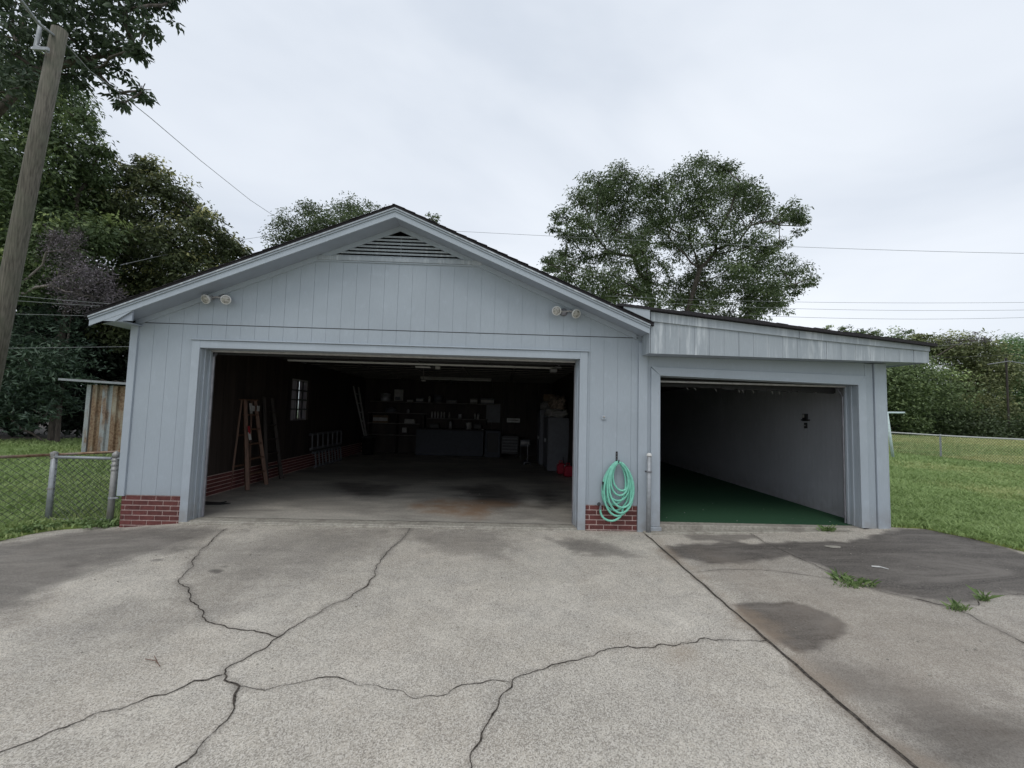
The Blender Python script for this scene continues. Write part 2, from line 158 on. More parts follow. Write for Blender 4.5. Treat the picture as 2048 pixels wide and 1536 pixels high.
simple('batten', (.16, .15, .14), .7)
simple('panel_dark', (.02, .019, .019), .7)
simple('ladder_wood', (.14, .075, .048), .6, var=.4, scale=8, stretch=(3, 3, .4), bump=.2)
simple('dark_metal', (.03, .03, .032), .5)
simple('aluminium', (.42, .42, .44), .45, .6, var=.15)
simple('dull_aluminium', (.22, .22, .24), .5, .4, var=.2)
simple('white_paint', (.62, .62, .6), .5, var=.1)
simple('off_white', (.38, .37, .36), .6, var=.2)
simple('cardboard', (.16, .11, .07), .8)
simple('grey_steel', (.105, .11, .125), .5, .0, var=.12)
simple('bench_panel', (.055, .06, .075), .7, var=.15)
simple('black', (.012, .012, .013), .55)
simple('red_plastic', (.30, .012, .03), .4, var=.12)
simple('green_hose', (.20, .55, .42), .38, var=.14, scale=20)
simple('cloth_grey', (.22, .21, .2), .9, var=.2, scale=15)
simple('cloth_pattern', (.17, .13, .1), .9, var=.8, scale=14)
simple('clear_glass', (.33, .32, .29), .08, var=.7, scale=40)
simple('mint_paint', (.55, .66, .66), .55, var=.12)
simple('mortar', (.56, .43, .39), .9, var=.2, scale=40, bump=.3)
simple('rubber', (.02, .02, .02), .8)
simple('weed', (.07, .13, .035), .6, var=.5, scale=25)
simple('dry_twig', (.17, .10, .07), .8)
simple('wire_grey', (.24, .25, .26), .6); simple('wire_black', (.02, .02, .02), .6)
simple('curtain_cloth', (.42, .38, .42), .9, var=.25, scale=30, stretch=(1, 1, .1))
simple('bark', (.075, .062, .052), .9, var=.5, scale=14, stretch=(1, 1, .3), bump=.6)
simple('pale_bark', (.22, .19, .18), .9, var=.3, scale=14, bump=.3)
simple('label_red', (.4, .03, .04), .5)
simple('soil', (.05, .04, .03), .95, var=.5, scale=8)
def brickmat():
    m, nt, b = nodemat('brick', .75); g = G(nt)
    n = g.noise(18, 5); c = g.mix(g.ramp(n, [(.3, 0), (.7, 1)]), (.105, .028, .026), (.18, .055, .048))
    c = g.mix(1., c, g.ramp(g.objrnd(), [(0, .7), (1, 1.)]), 'MULTIPLY')
    c = g.mix(g.math('MULTIPLY', g.ramp(g.noise(60, 3), [(.66, 0), (.74, 1)]), .4), c, (.45, .33, .3))
    g.col(c); g.bump(n, .5, .004); M['brick'] = m
brickmat()
def galv(name, c, rust=0.):
    m, nt, b = nodemat(name, .5, .35); g = G(nt)
    n = g.noise(25, 5); cc = g.mix(g.ramp(n, [(.3, 0), (.7, 1)]), tuple(v*.75 for v in c), c)
    if rust:
        r = g.ramp(g.noise(4, 5, stretch=(1, 1, .35)), [(.62-rust*.3, 0), (.72-rust*.25, 1)])
        cc = g.mix(g.math('MULTIPLY', r, .85), cc, g.mix(g.ramp(g.noise(20, 3), [(.4, 0), (.6, 1)]), (.16, .075, .035), (.30, .2, .12)))
    g.col(cc); g.bump(n, .15, .002); M[name] = m
galv('galvanised', (.36, .38, .40)); galv('galvanised_rusty', (.34, .34, .33), .45); galv('rail_rust', (.30, .24, .20), .8)
galv('shed_metal', (.42, .45, .46), .42); galv('shed_metal_rusty', (.40, .36, .28), .95); galv('mesh_wire', (.09, .095, .09))
def pole_mat():
    m, nt, b = nodemat('pole_wood', .85); g = G(nt)
    n = g.noise(20, 6, stretch=(3, 3, .18)); k = g.noise(2.5, 3)
    c = g.mix(g.ramp(n, [(.32, 0), (.68, 1)]), (.055, .050, .038), (.165, .15, .12))
    c = g.mix(g.math('MULTIPLY', g.ramp(k, [(.45, 0), (.7, 1)]), .5), c, (.10, .11, .075))
    g.col(c); g.bump(n, .7, .01); M['pole_wood'] = m
pole_mat()
def concrete():
    m, nt, b = nodemat('driveway_concrete', .85, spec=.3); g = G(nt)
    mott = g.noise(1.1, 5, rough=.62, dist=.4); med = g.noise(7, 5, rough=.65); fine = g.noise(75, 4, rough=.7)
    speck = g.vor(190, out=0); sc = g.vor(190, out=1)
    base = g.mix(g.ramp(mott, [(.3, 0), (.7, 1)]), (.43, .39, .325), (.67, .615, .525))
    base = g.mix(g.math('MULTIPLY', g.ramp(med, [(.35, 0), (.68, 1)]), .35), base, (.27, .25, .225))
    base = g.mix(g.math('MULTIPLY', g.ramp(fine, [(.42, 0), (.66, 1)]), .38), base, (.20, .185, .165))
    g.N.new('ShaderNodeRGBToBW')
    pat = g.noise(2.6, 7, rough=.72, dist=.8); wide = g.noise(.55, 3)
    pm = g.math('MULTIPLY', g.ramp(pat, [(.44, 0), (.64, 1)]), g.ramp(wide, [(.3, .15), (.65, .62)]))
    base = g.mix(pm, base, (.265, .245, .22))
    base = g.mix(g.math('MULTIPLY', g.ramp(g.noise(4.5, 6, rough=.7), [(.56, 0), (.72, 1)]), .5), base, (.66, .61, .52))
    base = g.mix(g.math('MULTIPLY', g.ramp(g.noise(.9, 5, rough=.65, dist=1.), [(.45, 0), (.7, 1)]), .45), base, (.40, .345, .28))
    bw = [n for n in g.N if n.type == 'RGBTOBW'][0]; g.L.new(sc, bw.inputs[0])
    base = g.mix(g.math('MULTIPLY', g.ramp(bw.outputs[0], [(.55, 0), (.72, 1)]), .5), base, (.74, .70, .63))
    base = g.mix(g.math('MULTIPLY', g.ramp(bw.outputs[0], [(.24, 1), (.38, 0)]), .55), base, (.15, .137, .12))
    # thin darkened streaks running with the slab (washed dirt)
    stv = g.noise(5, 5, stretch=(.35, 2.2, 1), rough=.65)
    dark = g.attr('dark').outputs['Fac']; rust = g.attr('rust').outputs['Fac']
    grit = g.math('ADD', g.math('ADD', g.math('MULTIPLY', stv, .35), g.math('MULTIPLY', fine, .3)), g.math('MULTIPLY', g.noise(22, 5, rough=.75), .35))
    dd = g.ramp(g.math('ADD', g.math('MULTIPLY', dark, .62), g.math('MULTIPLY', grit, .38)), [(.27, 0), (.48, .5), (.74, .95)])
    dd = g.math('MULTIPLY', dd, g.ramp(dark, [(.0, 0), (.12, 1)]))
    dcol = g.mix(g.ramp(fine, [(.4, 0), (.6, 1)]), (.042, .037, .034), (.125, .112, .10))
    dcol = g.mix(g.math('MULTIPLY', g.ramp(g.noise(1.7, 6, stretch=(.45, 1.6, 1), rough=.7, dist=1.2), [(.42, 0), (.66, 1)]), .6), dcol, (.22, .20, .178))
    base = g.mix(dd, base, dcol)
    base = g.mix(g.math('MULTIPLY', rust, g.ramp(med, [(.25, .5), (.7, 1)])), base, (.28, .215, .155))
    g.col(base); h = g.math('ADD', g.math('MULTIPLY', speck, .6), g.math('MULTIPLY', fine, .5)); g.bump(h, .6, .005)
    M['driveway_concrete'] = m
concrete()
def floor_mat():
    m, nt, b = nodemat('floor_concrete', .55, spec=.4); g = G(nt)
    a = g.noise(1.6, 6, stretch=(.6, 1.3, 1), rough=.65, dist=.6); f = g.noise(30, 5, rough=.7)
    c = g.mix(g.ramp(a, [(.32, 0), (.68, 1)]), (.25, .235, .21), (.56, .525, .46))
    c = g.mix(g.math('MULTIPLY', g.ramp(f, [(.4, 0), (.65, 1)]), .35), c, (.13, .12, .11))
    d = g.math('MULTIPLY', g.attr('dark').outputs['Fac'], g.ramp(g.noise(4, 5, stretch=(.5, 1.5, 1)), [(.3, .6), (.6, 1.)]))
    c = g.mix(d, c, (.04, .036, .034))
    r = g.math('MULTIPLY', g.attr('rust').outputs['Fac'], g.ramp(g.noise(3.5, 6, rough=.7), [(.32, .2), (.56, 1)]))
    c = g.mix(r, c, (.27, .175, .11))
    c = g.mix(g.math('MULTIPLY', g.ramp(g.noise(3, 6, stretch=(.5, 1.4, 1), rough=.75), [(.63, 0), (.68, 1)]), .4), c, (.42, .41, .38))
    g.col(c); g.bump(f, .2, .003); M['floor_concrete'] = m
    m, nt, b = nodemat('threshold_concrete', .85); g = G(nt); f = g.noise(28, 6, rough=.7)
    c = g.mix(g.ramp(f, [(.35, 0), (.65, 1)]), (.24, .225, .19), (.42, .395, .34))
    c = g.mix(g.math('MULTIPLY', g.ramp(g.noise(4, 4), [(.5, 0), (.65, 1)]), .5), c, (.15, .13, .11)); g.col(c); g.bump(f, .4, .004)
    M['threshold_concrete'] = m
    m, nt, b = nodemat('crack_dirt', .95, spec=.1); g = G(nt)
    g.col(g.mix(g.ramp(g.noise(60, 3), [(.4, 0), (.6, 1)]), (.03, .026, .023), (.11, .095, .08))); M['crack_dirt'] = m
    m, nt, b = nodemat('carpet', .95, spec=.1); g = G(nt); f = g.noise(120, 3)
    c = g.mix(g.ramp(f, [(.35, 0), (.65, 1)]), (.022, .06, .034), (.043, .103, .057))
    c = g.mix(g.math('MULTIPLY', g.ramp(g.noise(14, 5), [(.7, 0), (.74, 1)]), .5), c, (.25, .27, .24)); g.col(c); g.bump(f, .5, .004)
    M['carpet'] = m
floor_mat()
def leafmat(name, c0, c1, c2=None, trans=.25, rough=.5):
    m = bpy.data.materials.new(name); m.use_nodes = True; nt = m.node_tree; g = G(nt)
    b = nt.nodes['Principled BSDF']; b.inputs['Roughness'].default_value = rough; b.inputs['Specular IOR Level'].default_value = .35
    r = g.attr('rnd').outputs['Fac']
    c = g.mix(g.ramp(r, [(.0, 0), (.85, 1)]), c0, c1)
    if c2: c = g.mix(g.ramp(g.attr('pale_tint').outputs['Fac'], [(.42, 0), (.8, 1)]), c, c2)
    g.col(c)
    t = g.N.new('ShaderNodeBsdfTranslucent'); g.L.new(c, t.inputs[0])
    mx = g.N.new('ShaderNodeMixShader'); mx.inputs[0].default_value = trans
    out = [n for n in g.N if n.type == 'OUTPUT_MATERIAL'][0]
    g.L.new(b.outputs[0], mx.inputs[1]); g.L.new(t.outputs[0], mx.inputs[2]); g.L.new(mx.outputs[0], out.inputs[0])
    M[name] = m
leafmat('oak_leaf', (.05, .08, .04), (.17, .22, .10))
leafmat('overhang_leaf', (.03, .05, .033), (.10, .14, .08))
leafmat('mid_green_leaf', (.045, .075, .035), (.15, .21, .09), (.27, .34, .12))
leafmat('magnolia_leaf', (.035, .05, .028), (.13, .16, .07), (.48, .47, .2))
leafmat('spruce_leaf', (.025, .05, .036), (.12, .18, .12), trans=.1)
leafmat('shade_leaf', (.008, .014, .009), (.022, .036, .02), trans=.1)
leafmat('purple_leaf', (.05, .042, .046), (.26, .225, .25), trans=.15)
leafmat('bush_leaf', (.06, .095, .045), (.22, .29, .13), (.4, .5, .2))
leafmat('olive_leaf', (.075, .095, .045), (.25, .28, .13), (.42, .44, .2))
leafmat('far_leaf', (.09, .16, .07), (.24, .36, .16))
leafmat('under_leaf', (.03, .045, .022), (.10, .14, .06), trans=.15)
simple('dim_metal', (.11, .11, .12), .6, var=.3)
leafmat('grass_blade', (.20, .29, .09), (.38, .50, .20), (.52, .53, .24), trans=.3)
leafmat('weed_leaf', (.09, .16, .05), (.24, .33, .13), trans=.2)
def lawn_mat():
    m, nt, b = nodemat('lawn_base', .95, spec=.1); g = G(nt)
    c = g.mix(g.ramp(g.noise(9, 6, rough=.7), [(.3, 0), (.7, 1)]), (.09, .14, .04), (.2, .27, .08))
    c = g.mix(g.math('MULTIPLY', g.ramp(g.noise(.25, 3), [(.45, 0), (.65, 1)]), .5), c, (.22, .23, .07))
    g.col(c); g.bump(g.noise(60, 3), .8, .02); M['lawn_base'] = m
lawn_mat()

# ------------------------------------------------------------------ object helpers
ROOTS = {}
def link(o, parent=None):
    COL.objects.link(o)
    if parent is not None:
        o.parent = parent
    return o
def wl(o):
    v = Vector(o.location); p = o.parent
    while p is not None: v += p.location; p = p.parent
    return v
def tag(o, label=None, cat=None, group=None, kind=None):
    if label: o['label'] = label
    if cat: o['category'] = cat
    if group: o['group'] = group
    if kind: o['kind'] = kind
    return o
def thing(name, label, cat, loc=(0, 0, 0), group=None, rz=0.):
    o = bpy.data.objects.new(name, None); COL.objects.link(o); o.location = loc; o.rotation_euler = (0, 0, rz)
    o.empty_display_size = .1
    return tag(o, label, cat, group)
class MB:
    def __init__(s): s.v = []; s.f = []
    def add(s, vs, fs):
        n = len(s.v); s.v += [tuple(p) for p in vs]; s.f += [tuple(i+n for i in f) for f in fs]; return s
    def box(s, x0, x1, y0, y1, z0, z1):
        return s.add([(x0,y0,z0),(x1,y0,z0),(x1,y1,z0),(x0,y1,z0),(x0,y0,z1),(x1,y0,z1),(x1,y1,z1),(x0,y1,z1)],
                     [(0,3,2,1),(4,5,6,7),(0,1,5,4),(1,2,6,5),(2,3,7,6),(3,0,4,7)])
    def prism(s, poly, a, b, axis='y'):
        # poly in (x,z) for axis y, (y,z) for axis x, (x,y) for axis z
        n = len(poly)
        f = {'y': lambda p, t: (p[0], t, p[1]), 'x': lambda p, t: (t, p[0], p[1]), 'z': lambda p, t: (p[0], p[1], t)}[axis]
        vs = [f(p, a) for p in poly]+[f(p, b) for p in poly]
        fs = [tuple(range(n)), tuple(range(2*n-1, n-1, -1))]+[(i, i+n, (i+1) % n+n, (i+1) % n) for i in range(n)]
        return s.add(vs, fs)
    def tube(s, pts, r, n=8, cap=True, close=False):
        pts = [Vector(p) for p in pts]; rs = r if isinstance(r, (list, tuple)) else [r]*len(pts)
        base = len(s.v); up = None; m = len(pts)
        for i, p in enumerate(pts):
            if close: t = pts[(i+1) % m]-pts[i-1]
            else: t = pts[min(i+1, m-1)]-pts[max(i-1, 0)]
            if t.length < 1e-9: t = Vector((0, 0, 1))
            t.normalize()
            if up is None: up = Vector((0, 0, 1)) if abs(t.z) < .9 else Vector((1, 0, 0))
            a = t.cross(up)
            if a.length < 1e-6: a = t.cross(Vector((.3, 1, .2)))
            a.normalize(); b = a.cross(t); up = b
            for k in range(n):
                q = p+(a*math.cos(2*math.pi*k/n)+b*math.sin(2*math.pi*k/n))*rs[i]; s.v.append(tuple(q))
        for i in range(m if close else m-1):
            j = (i+1) % m
            for k in range(n):
                s.f.append((base+i*n+k, base+i*n+(k+1) % n, base+j*n+(k+1) % n, base+j*n+k))
        if cap and not close:
            s.f.append(tuple(base+k for k in range(n-1, -1, -1))); s.f.append(tuple(base+(m-1)*n+k for k in range(n)))
        return s
    def lathe(s, prof, c=(0, 0, 0), n=16, axis=(0, 0, 1)):
        # prof list of (r, h) along axis
        ax = Vector(axis).normalized(); a = ax.orthogonal().normalized(); b = ax.cross(a); c = Vector(c); base = len(s.v)
        for r, h in prof:
            for k in range(n): s.v.append(tuple(c+ax*h+(a*math.cos(2*math.pi*k/n)+b*math.sin(2*math.pi*k/n))*max(r, 1e-4)))
        for i in range(len(prof)-1):
            for k in range(n): s.f.append((base+i*n+k, base+i*n+(k+1) % n, base+(i+1)*n+(k+1) % n, base+(i+1)*n+k))
        s.f.append(tuple(base+k for k in range(n-1, -1, -1))); s.f.append(tuple(base+(len(prof)-1)*n+k for k in range(n)))
        return s
    def build(s, name, mat, parent=None, smooth=False, bevel=0., label=None, kind=None):
        me = bpy.data.meshes.new(name); me.from_pydata(s.v, [], s.f); me.validate()
        o = bpy.data.objects.new(name, me); me.materials.append(M[mat])
        if smooth:
            me.polygons.foreach_set('use_smooth', [len(p.vertices) <= 4 for p in me.polygons])
        link(o, parent)
        if parent is not None:
            o.location = -wl(parent)
        if bevel:
            b = o.modifiers.new('bevel', 'BEVEL'); b.width = bevel; b.segments = 1; b.limit_method = 'ANGLE'
        if label: o['label'] = label
        if kind: o['kind'] = kind
        return o
def shift(parent, mesh_obj, name, loc):
    """another piece that shares the mesh of mesh_obj, placed at world loc (mesh is built round its own origin)"""
    o = mesh_obj.copy(); o.name = name; COL.objects.link(o); o.parent = parent; o.location = Vector(loc)-wl(parent); return o
def copy_tree(o, parent=None):
    c = o.copy(); COL.objects.link(c)
    if parent is not None: c.parent = parent
    for ch in list(o.children): copy_tree(ch, c)
    return c
def arrmesh(name, V, F, mat, parent=None, kind=None, attrs=None, smooth=False):
    me = bpy.data.meshes.new(name); n = F.shape[1]
    me.vertices.add(len(V)); me.vertices.foreach_set('co', np.ascontiguousarray(V, dtype=np.float32).ravel())
    me.loops.add(F.size); me.loops.foreach_set('vertex_index', np.ascontiguousarray(F, dtype=np.int32).ravel())
    me.polygons.add(len(F)); me.polygons.foreach_set('loop_start', np.arange(0, F.size, n, dtype=np.int32))
    if smooth: me.polygons.foreach_set('use_smooth', np.ones(len(F), dtype=bool))
    me.update(calc_edges=True)
    for k, a in (attrs or {}).items():
        at = me.attributes.new(k, 'FLOAT', 'POINT'); at.data.foreach_set('value', np.ascontiguousarray(a, dtype=np.float32))
    me.materials.append(M[mat]); o = bpy.data.objects.new(name, me); link(o, parent)
    if parent is not None: o.location = -wl(parent)
    if kind: o['kind'] = kind
    return o
# ------------------------------------------------------------------ ground heights
def profile(x): return np.interp(x, [-8, -4.2, -3.9, -3.25, 1.9, 2.7, 4, 5.85, 9], [-.14, -.11, -.095, -.035, -.02, -.02, .02, .085, .06])
def gz(x, y):
    x = np.asarray(x, float); y = np.asarray(y, float)
    t = np.clip(-y/3., 0, 1); t = t*t*(3-2*t)
    return profile(x)*(1-t)-.04*t
def gzf(x, y): return float(gz(x, y))
_tab = RNG.random((64, 64))
def vnoise(x, y):
    xi = np.floor(x).astype(int); yi = np.floor(y).astype(int); fx = x-xi; fy = y-yi
    fx = fx*fx*(3-2*fx); fy = fy*fy*(3-2*fy); a = lambda i, j: _tab[(xi+i) % 64, (yi+j) % 64]
    return (a(0,0)*(1-fx)+a(1,0)*fx)*(1-fy)+(a(0,1)*(1-fx)+a(1,1)*fx)*fy
def fbm(x, y, o=4):
    s = 0; w = .5; t = 0
    for k in range(o): s = s+w*vnoise(x*2**k+k*7.3, y*2**k+k*3.1); t += w; w *= .55
    return s/t
def polysdf(px, py, poly):
    d = np.full(px.shape, 1e9); inside = np.zeros(px.shape, bool); n = len(poly)
    for i in range(n):
        x0, y0 = poly[i]; x1, y1 = poly[(i+1) % n]; ex, ey = x1-x0, y1-y0
        t = np.clip(((px-x0)*ex+(py-y0)*ey)/(ex*ex+ey*ey+1e-9), 0, 1)
        d = np.minimum(d, np.hypot(px-x0-t*ex, py-y0-t*ey))
        c = ((y0 > py) != (y1 > py)) & (px < (x1-x0)*(py-y0)/((y1-y0) if y1 != y0 else 1e-9)+x0); inside ^= c
    return np.where(inside, -d, d)
def stainmaps(X, Y, stains):
    out = [np.zeros(X.shape), np.zeros(X.shape)]
    for poly, soft, st, kind in stains:
        wob = (fbm(X*4, Y*4)-.5)*min(.5, (.04 if soft < .04 else .08)+soft*1.6)+(fbm(X*18+9, Y*18)-.5)*min(.15, .03+soft*.3)
        sd = polysdf(X, Y, poly)+wob*(.25 if soft < .02 else 1)
        m = np.clip(.5-sd/(2*soft), 0, 1); m = m*m*(3-2*m)*st
        out[kind] = 1-(1-out[kind])*(1-m)
    return out
def gridmesh(xs, ys, zf, name, mat, stains=None, kind=None, parent=None, keep=None):
    X, Y = np.meshgrid(xs, ys, indexing='ij'); Z = zf(X, Y)
    V = np.stack([X, Y, Z], -1).reshape(-1, 3); ny = len(ys)
    i, j = np.meshgrid(np.arange(len(xs)-1), np.arange(ny-1), indexing='ij'); a = (i*ny+j).ravel()
    F = np.stack([a, a+ny, a+ny+1, a+1], -1)
    at = None
    if stains is not None:
        d, r = stainmaps(X, Y, stains); at = {'dark': d.ravel(), 'rust': r.ravel()}
    return arrmesh(name, V, F, mat, parent=parent, kind=kind, attrs=at, smooth=True)
# ================================================================== SETTING: ground
ZG = -.17
def setting():
    gs = MB().box(-160, 190, -60, 260, ZG-.3, ZG).build('ground', 'lawn_base', kind='structure')
    xs = np.concatenate([np.linspace(-9, -5.2, 16)[:-1], np.arange(-5.2, 7.4, .025), np.linspace(7.4, 12, 14)])
    ys = np.concatenate([np.linspace(-14, -4.4, 16)[:-1], np.arange(-4.4, .36, .025)])
    dw = gridmesh(xs, ys, lambda X, Y: gz(X, np.minimum(Y, 0))+(fbm(X*1.5, Y*1.5)-.5)*.012, 'driveway', 'driveway_concrete', STAINS, kind='structure')
    me = dw.data; co = np.empty(len(me.vertices)*3, np.float32); me.vertices.foreach_get('co', co); co = co.reshape(-1, 3)
    dk = np.empty(len(co), np.float32); me.attributes['dark'].data.foreach_get('value', dk)
    for pts, w in CRACKS:
        d = np.full(len(co), 9.)
        for (ax, ay), (bx, by) in zip(pts[:-1], pts[1:]):
            ex, ey = bx-ax, by-ay; t = np.clip(((co[:, 0]-ax)*ex+(co[:, 1]-ay)*ey)/(ex*ex+ey*ey+1e-9), 0, 1); d = np.minimum(d, np.hypot(co[:, 0]-ax-t*ex, co[:, 1]-ay-t*ey))
        h = np.clip(1-d/(.02+.06*fbm(co[:, 0]*5, co[:, 1]*5)), 0, 1)*.32*(w/.007); dk = 1-(1-dk)*(1-h)
    d = np.abs(co[:, 0]-2.6); dk = 1-(1-dk)*(1-np.clip(1-d/.05, 0, 1)*.4)
    me.attributes['dark'].data.foreach_set('value', np.ascontiguousarray(dk, np.float32))
    def zc(x, y): return gzf(x, min(y, 0))+float((fbm(np.array([x*1.5]), np.array([y*1.5]))[0]-.5)*.012)
    # cracks: jagged slivers following the fracture lines
    for k, (pts, w) in enumerate(CRACKS):
        P = []
        for i in range(len(pts)-1):
            a, b = np.array(pts[i]), np.array(pts[i+1]); L = np.hypot(*(b-a)); n = max(2, int(L/.018))
            for q in range(n): P.append(a+(b-a)*q/n)
        P.append(np.array(pts[-1])); P = np.array(P); n = len(P)
        T = np.gradient(P, axis=0); T /= np.linalg.norm(T, axis=1)[:, None]+1e-9; Nn = np.stack([-T[:, 1], T[:, 0]], 1)
        s = np.arange(n)*.018+k*17
        jit = (vnoise(s*14, s*0+k)-.5)*.020+(vnoise(s*37, s*0+k+5)-.5)*.016
        C = P+Nn*jit[:, None]
        wd = w*(.22+.85*vnoise(s*5, s*0+3+k)**1.8+.45*vnoise(s*40, s*0+8)+.6*(vnoise(s*11, s*0+13+k) > .82)); wd[-1] = wd[0] = w*.15
        Lr = C+Nn*wd[:, None]*.5; Rr = C-Nn*wd[:, None]*.5
        V = []
        for a in (Lr, Rr): V += [(x, y, zc(x, y)+.0035) for x, y in a]
        F = np.array([(i, i+1, n+i+1, n+i) for i in range(n-1)])[:, ::-1]
        arrmesh('crack', np.array(V), F, 'crack_dirt', parent=dw)
    # the joint between the two slabs
    ys2 = np.arange(-13, -.10, .03); xj = 2.598+(vnoise(ys2*9, ys2*0)-.5)*.012; wj = .012+.012*vnoise(ys2*4, ys2*0+4)
    V = [(x-w/2, y, zc(x, y)+.004) for x, y, w in zip(xj, ys2, wj)]+[(x+w/2, y, zc(x, y)+.004) for x, y, w in zip(xj, ys2, wj)]
    n = len(ys2); F = np.array([(i, n+i, n+i+1, i+1) for i in range(n-1)])
    arrmesh('slab_joint', np.array(V), F, 'crack_dirt', parent=dw)
    # pit and pale patch
    x, y = SPOT; V = [(x+.09*math.cos(t)*(1+.15*math.sin(3*t)), y+.05*math.sin(t), zc(x, y)+.0042) for t in np.linspace(0, 6.283, 18)[:-1]]
    m = MB(); m.add(V, [tuple(range(17))]); m.build('pale_patch', 'threshold_concrete', dw)
    # lawns
    eL = sorted([(-1e-3+y, x) for x, y in EDGE_L[1:-2]]+[(-3., -5.2), (-14., -6.5)]); eR = sorted([(y, x) for x, y in EDGE_R[1:-1]]+[(-3., 6.9), (-14., 8.5)])
    def xl(y): return np.where(y > .10, -4.06, np.interp(y, [a for a, b in eL], [b for a, b in eL]))
    def xr(y): return np.where(y > .03, 5.87, np.interp(y, [a for a, b in eR], [b for a, b in eR]))
    ys = np.concatenate([np.linspace(-14, -2, 12)[:-1], np.linspace(-2, .12, 40)[:-1], [.10, .121], np.linspace(.3, 14, 40), np.linspace(16, 120, 14)])
    ys.sort()
    us = np.concatenate([[0, .01, .05], np.linspace(.2, 12, 40), np.linspace(14, 100, 12)])
    def lawn(side):
        Y, U = np.meshgrid(ys, us, indexing='ij'); e = xl(Y) if side < 0 else xr(Y)
        wob = (fbm(Y*3, Y*0+2)-.5)*.14*(Y < .1)
        X = e+wob+side*U; hz = -.115 if side < 0 else .0
        base = gz(e, np.minimum(Y, 0)); k = np.clip(U/2.2, 0, 1)
        Z = base*(1-k)+hz*k+.02+(fbm(X*.8, Y*.8)-.5)*.06*np.clip(U*3, 0, 1)
        Z = np.where(U == 0, base-.03, Z)
        V = np.stack([X, Y, Z], -1).reshape(-1, 3); nu = len(us)
        i, j = np.meshgrid(np.arange(len(ys)-1), np.arange(nu-1), indexing='ij'); a = (i*nu+j).ravel()
        F = np.stack([a, a+1, a+nu+1, a+nu], -1)
        if side > 0: F = F[:, ::-1]; F = F[:, ::-1]
        return arrmesh('lawn', V, F, 'lawn_base', kind='structure', smooth=True), X, Y, Z
    def blades(side, n, angs, dr, nearx):
        o, X, Y, Z = lawn(side)
        d = dr[0]*(dr[1]/dr[0])**(RNG.random(n)**.85); a = np.radians(angs[0]+(angs[1]-angs[0])*RNG.random(n))
        x = .74+d*np.sin(a); y = -5.6+d*np.cos(a)
        e = xl(y) if side < 0 else xr(y); ok = ((x-e)*side > -.09*RNG.random(n)**2+.07*(fbm(x*6, y*6)-.5)+.03*RNG.random(n)) & (y < 60)
        x, y, d, e = x[ok], y[ok], d[ok], e[ok]; n = len(x)
        U = np.abs(x-e); hz = -.115 if side < 0 else 0.; k = np.clip(U/2.2, 0, 1)
        z = gz(e, np.minimum(y, 0))*(1-k)+hz*k+.012+(fbm(x*.8, y*.8)-.5)*.06*np.clip(U*3, 0, 1)
        cl = fbm(x*1.1+3, y*1.1); tall = .5+1.1*fbm(x*2.5, y*2.5+9)
        h = (.035+.05*RNG.random(n))*tall*(1+d/30)*np.clip(.5+U*1.5, .5, 1); w = .0045*(1+d/6)
        th = RNG.random(n)*6.283; bend = h*(.3+.9*RNG.random(n)); ph = RNG.random(n)*6.283
        b0 = np.stack([x-np.cos(th)*w, y-np.sin(th)*w, z], -1); b1 = np.stack([x+np.cos(th)*w, y+np.sin(th)*w, z], -1)
        mid = np.stack([x+np.cos(ph)*bend*.3, y+np.sin(ph)*bend*.3, z+h*.65], -1); tp = np.stack([x+np.cos(ph)*bend, y+np.sin(ph)*bend, z+h], -1)
        m0 = mid-np.stack([np.cos(th)*w*.7, np.sin(th)*w*.7, 0*x], -1); m1 = mid+np.stack([np.cos(th)*w*.7, np.sin(th)*w*.7, 0*x], -1)
        V = np.stack([b0, b1, m1, m0, tp], 1).reshape(-1, 3); i = np.arange(n)[:, None]*5
        F = np.concatenate([i+[0, 1, 2], i+[0, 2, 3], i+[3, 2, 4]], 0)
        rnd = np.repeat(np.clip(.15+.55*RNG.random(n)+.6*(cl-.5), 0, 1), 5); tipv = np.repeat(np.clip((fbm(x*.35+1, y*.35)-.35)*.9+.3*RNG.random(n)+.40*(x > 18.7), 0, 1), 5)
        arrmesh('grass', V, F, 'grass_blade', kind='stuff', attrs={'rnd': rnd, 'pale_tint': tipv})
    blades(1, 230000, (36, 56), (6.5, 60), 0)
    blades(-1, 80000, (-57, -33), (5.5, 24), 0)
    # bare shaded soil under the trees on the left
    m = MB(); P = [(-60, 9.5), (-30, 8.6), (-16, 9.2), (-12.5, 8.9), (-9, 9.6), (-4.5, 9.9), (-4.5, 40), (-60, 40)]
    m.prism(P, -.16, -.07, 'z'); m.build('bare_soil', 'soil', kind='structure')
setting()

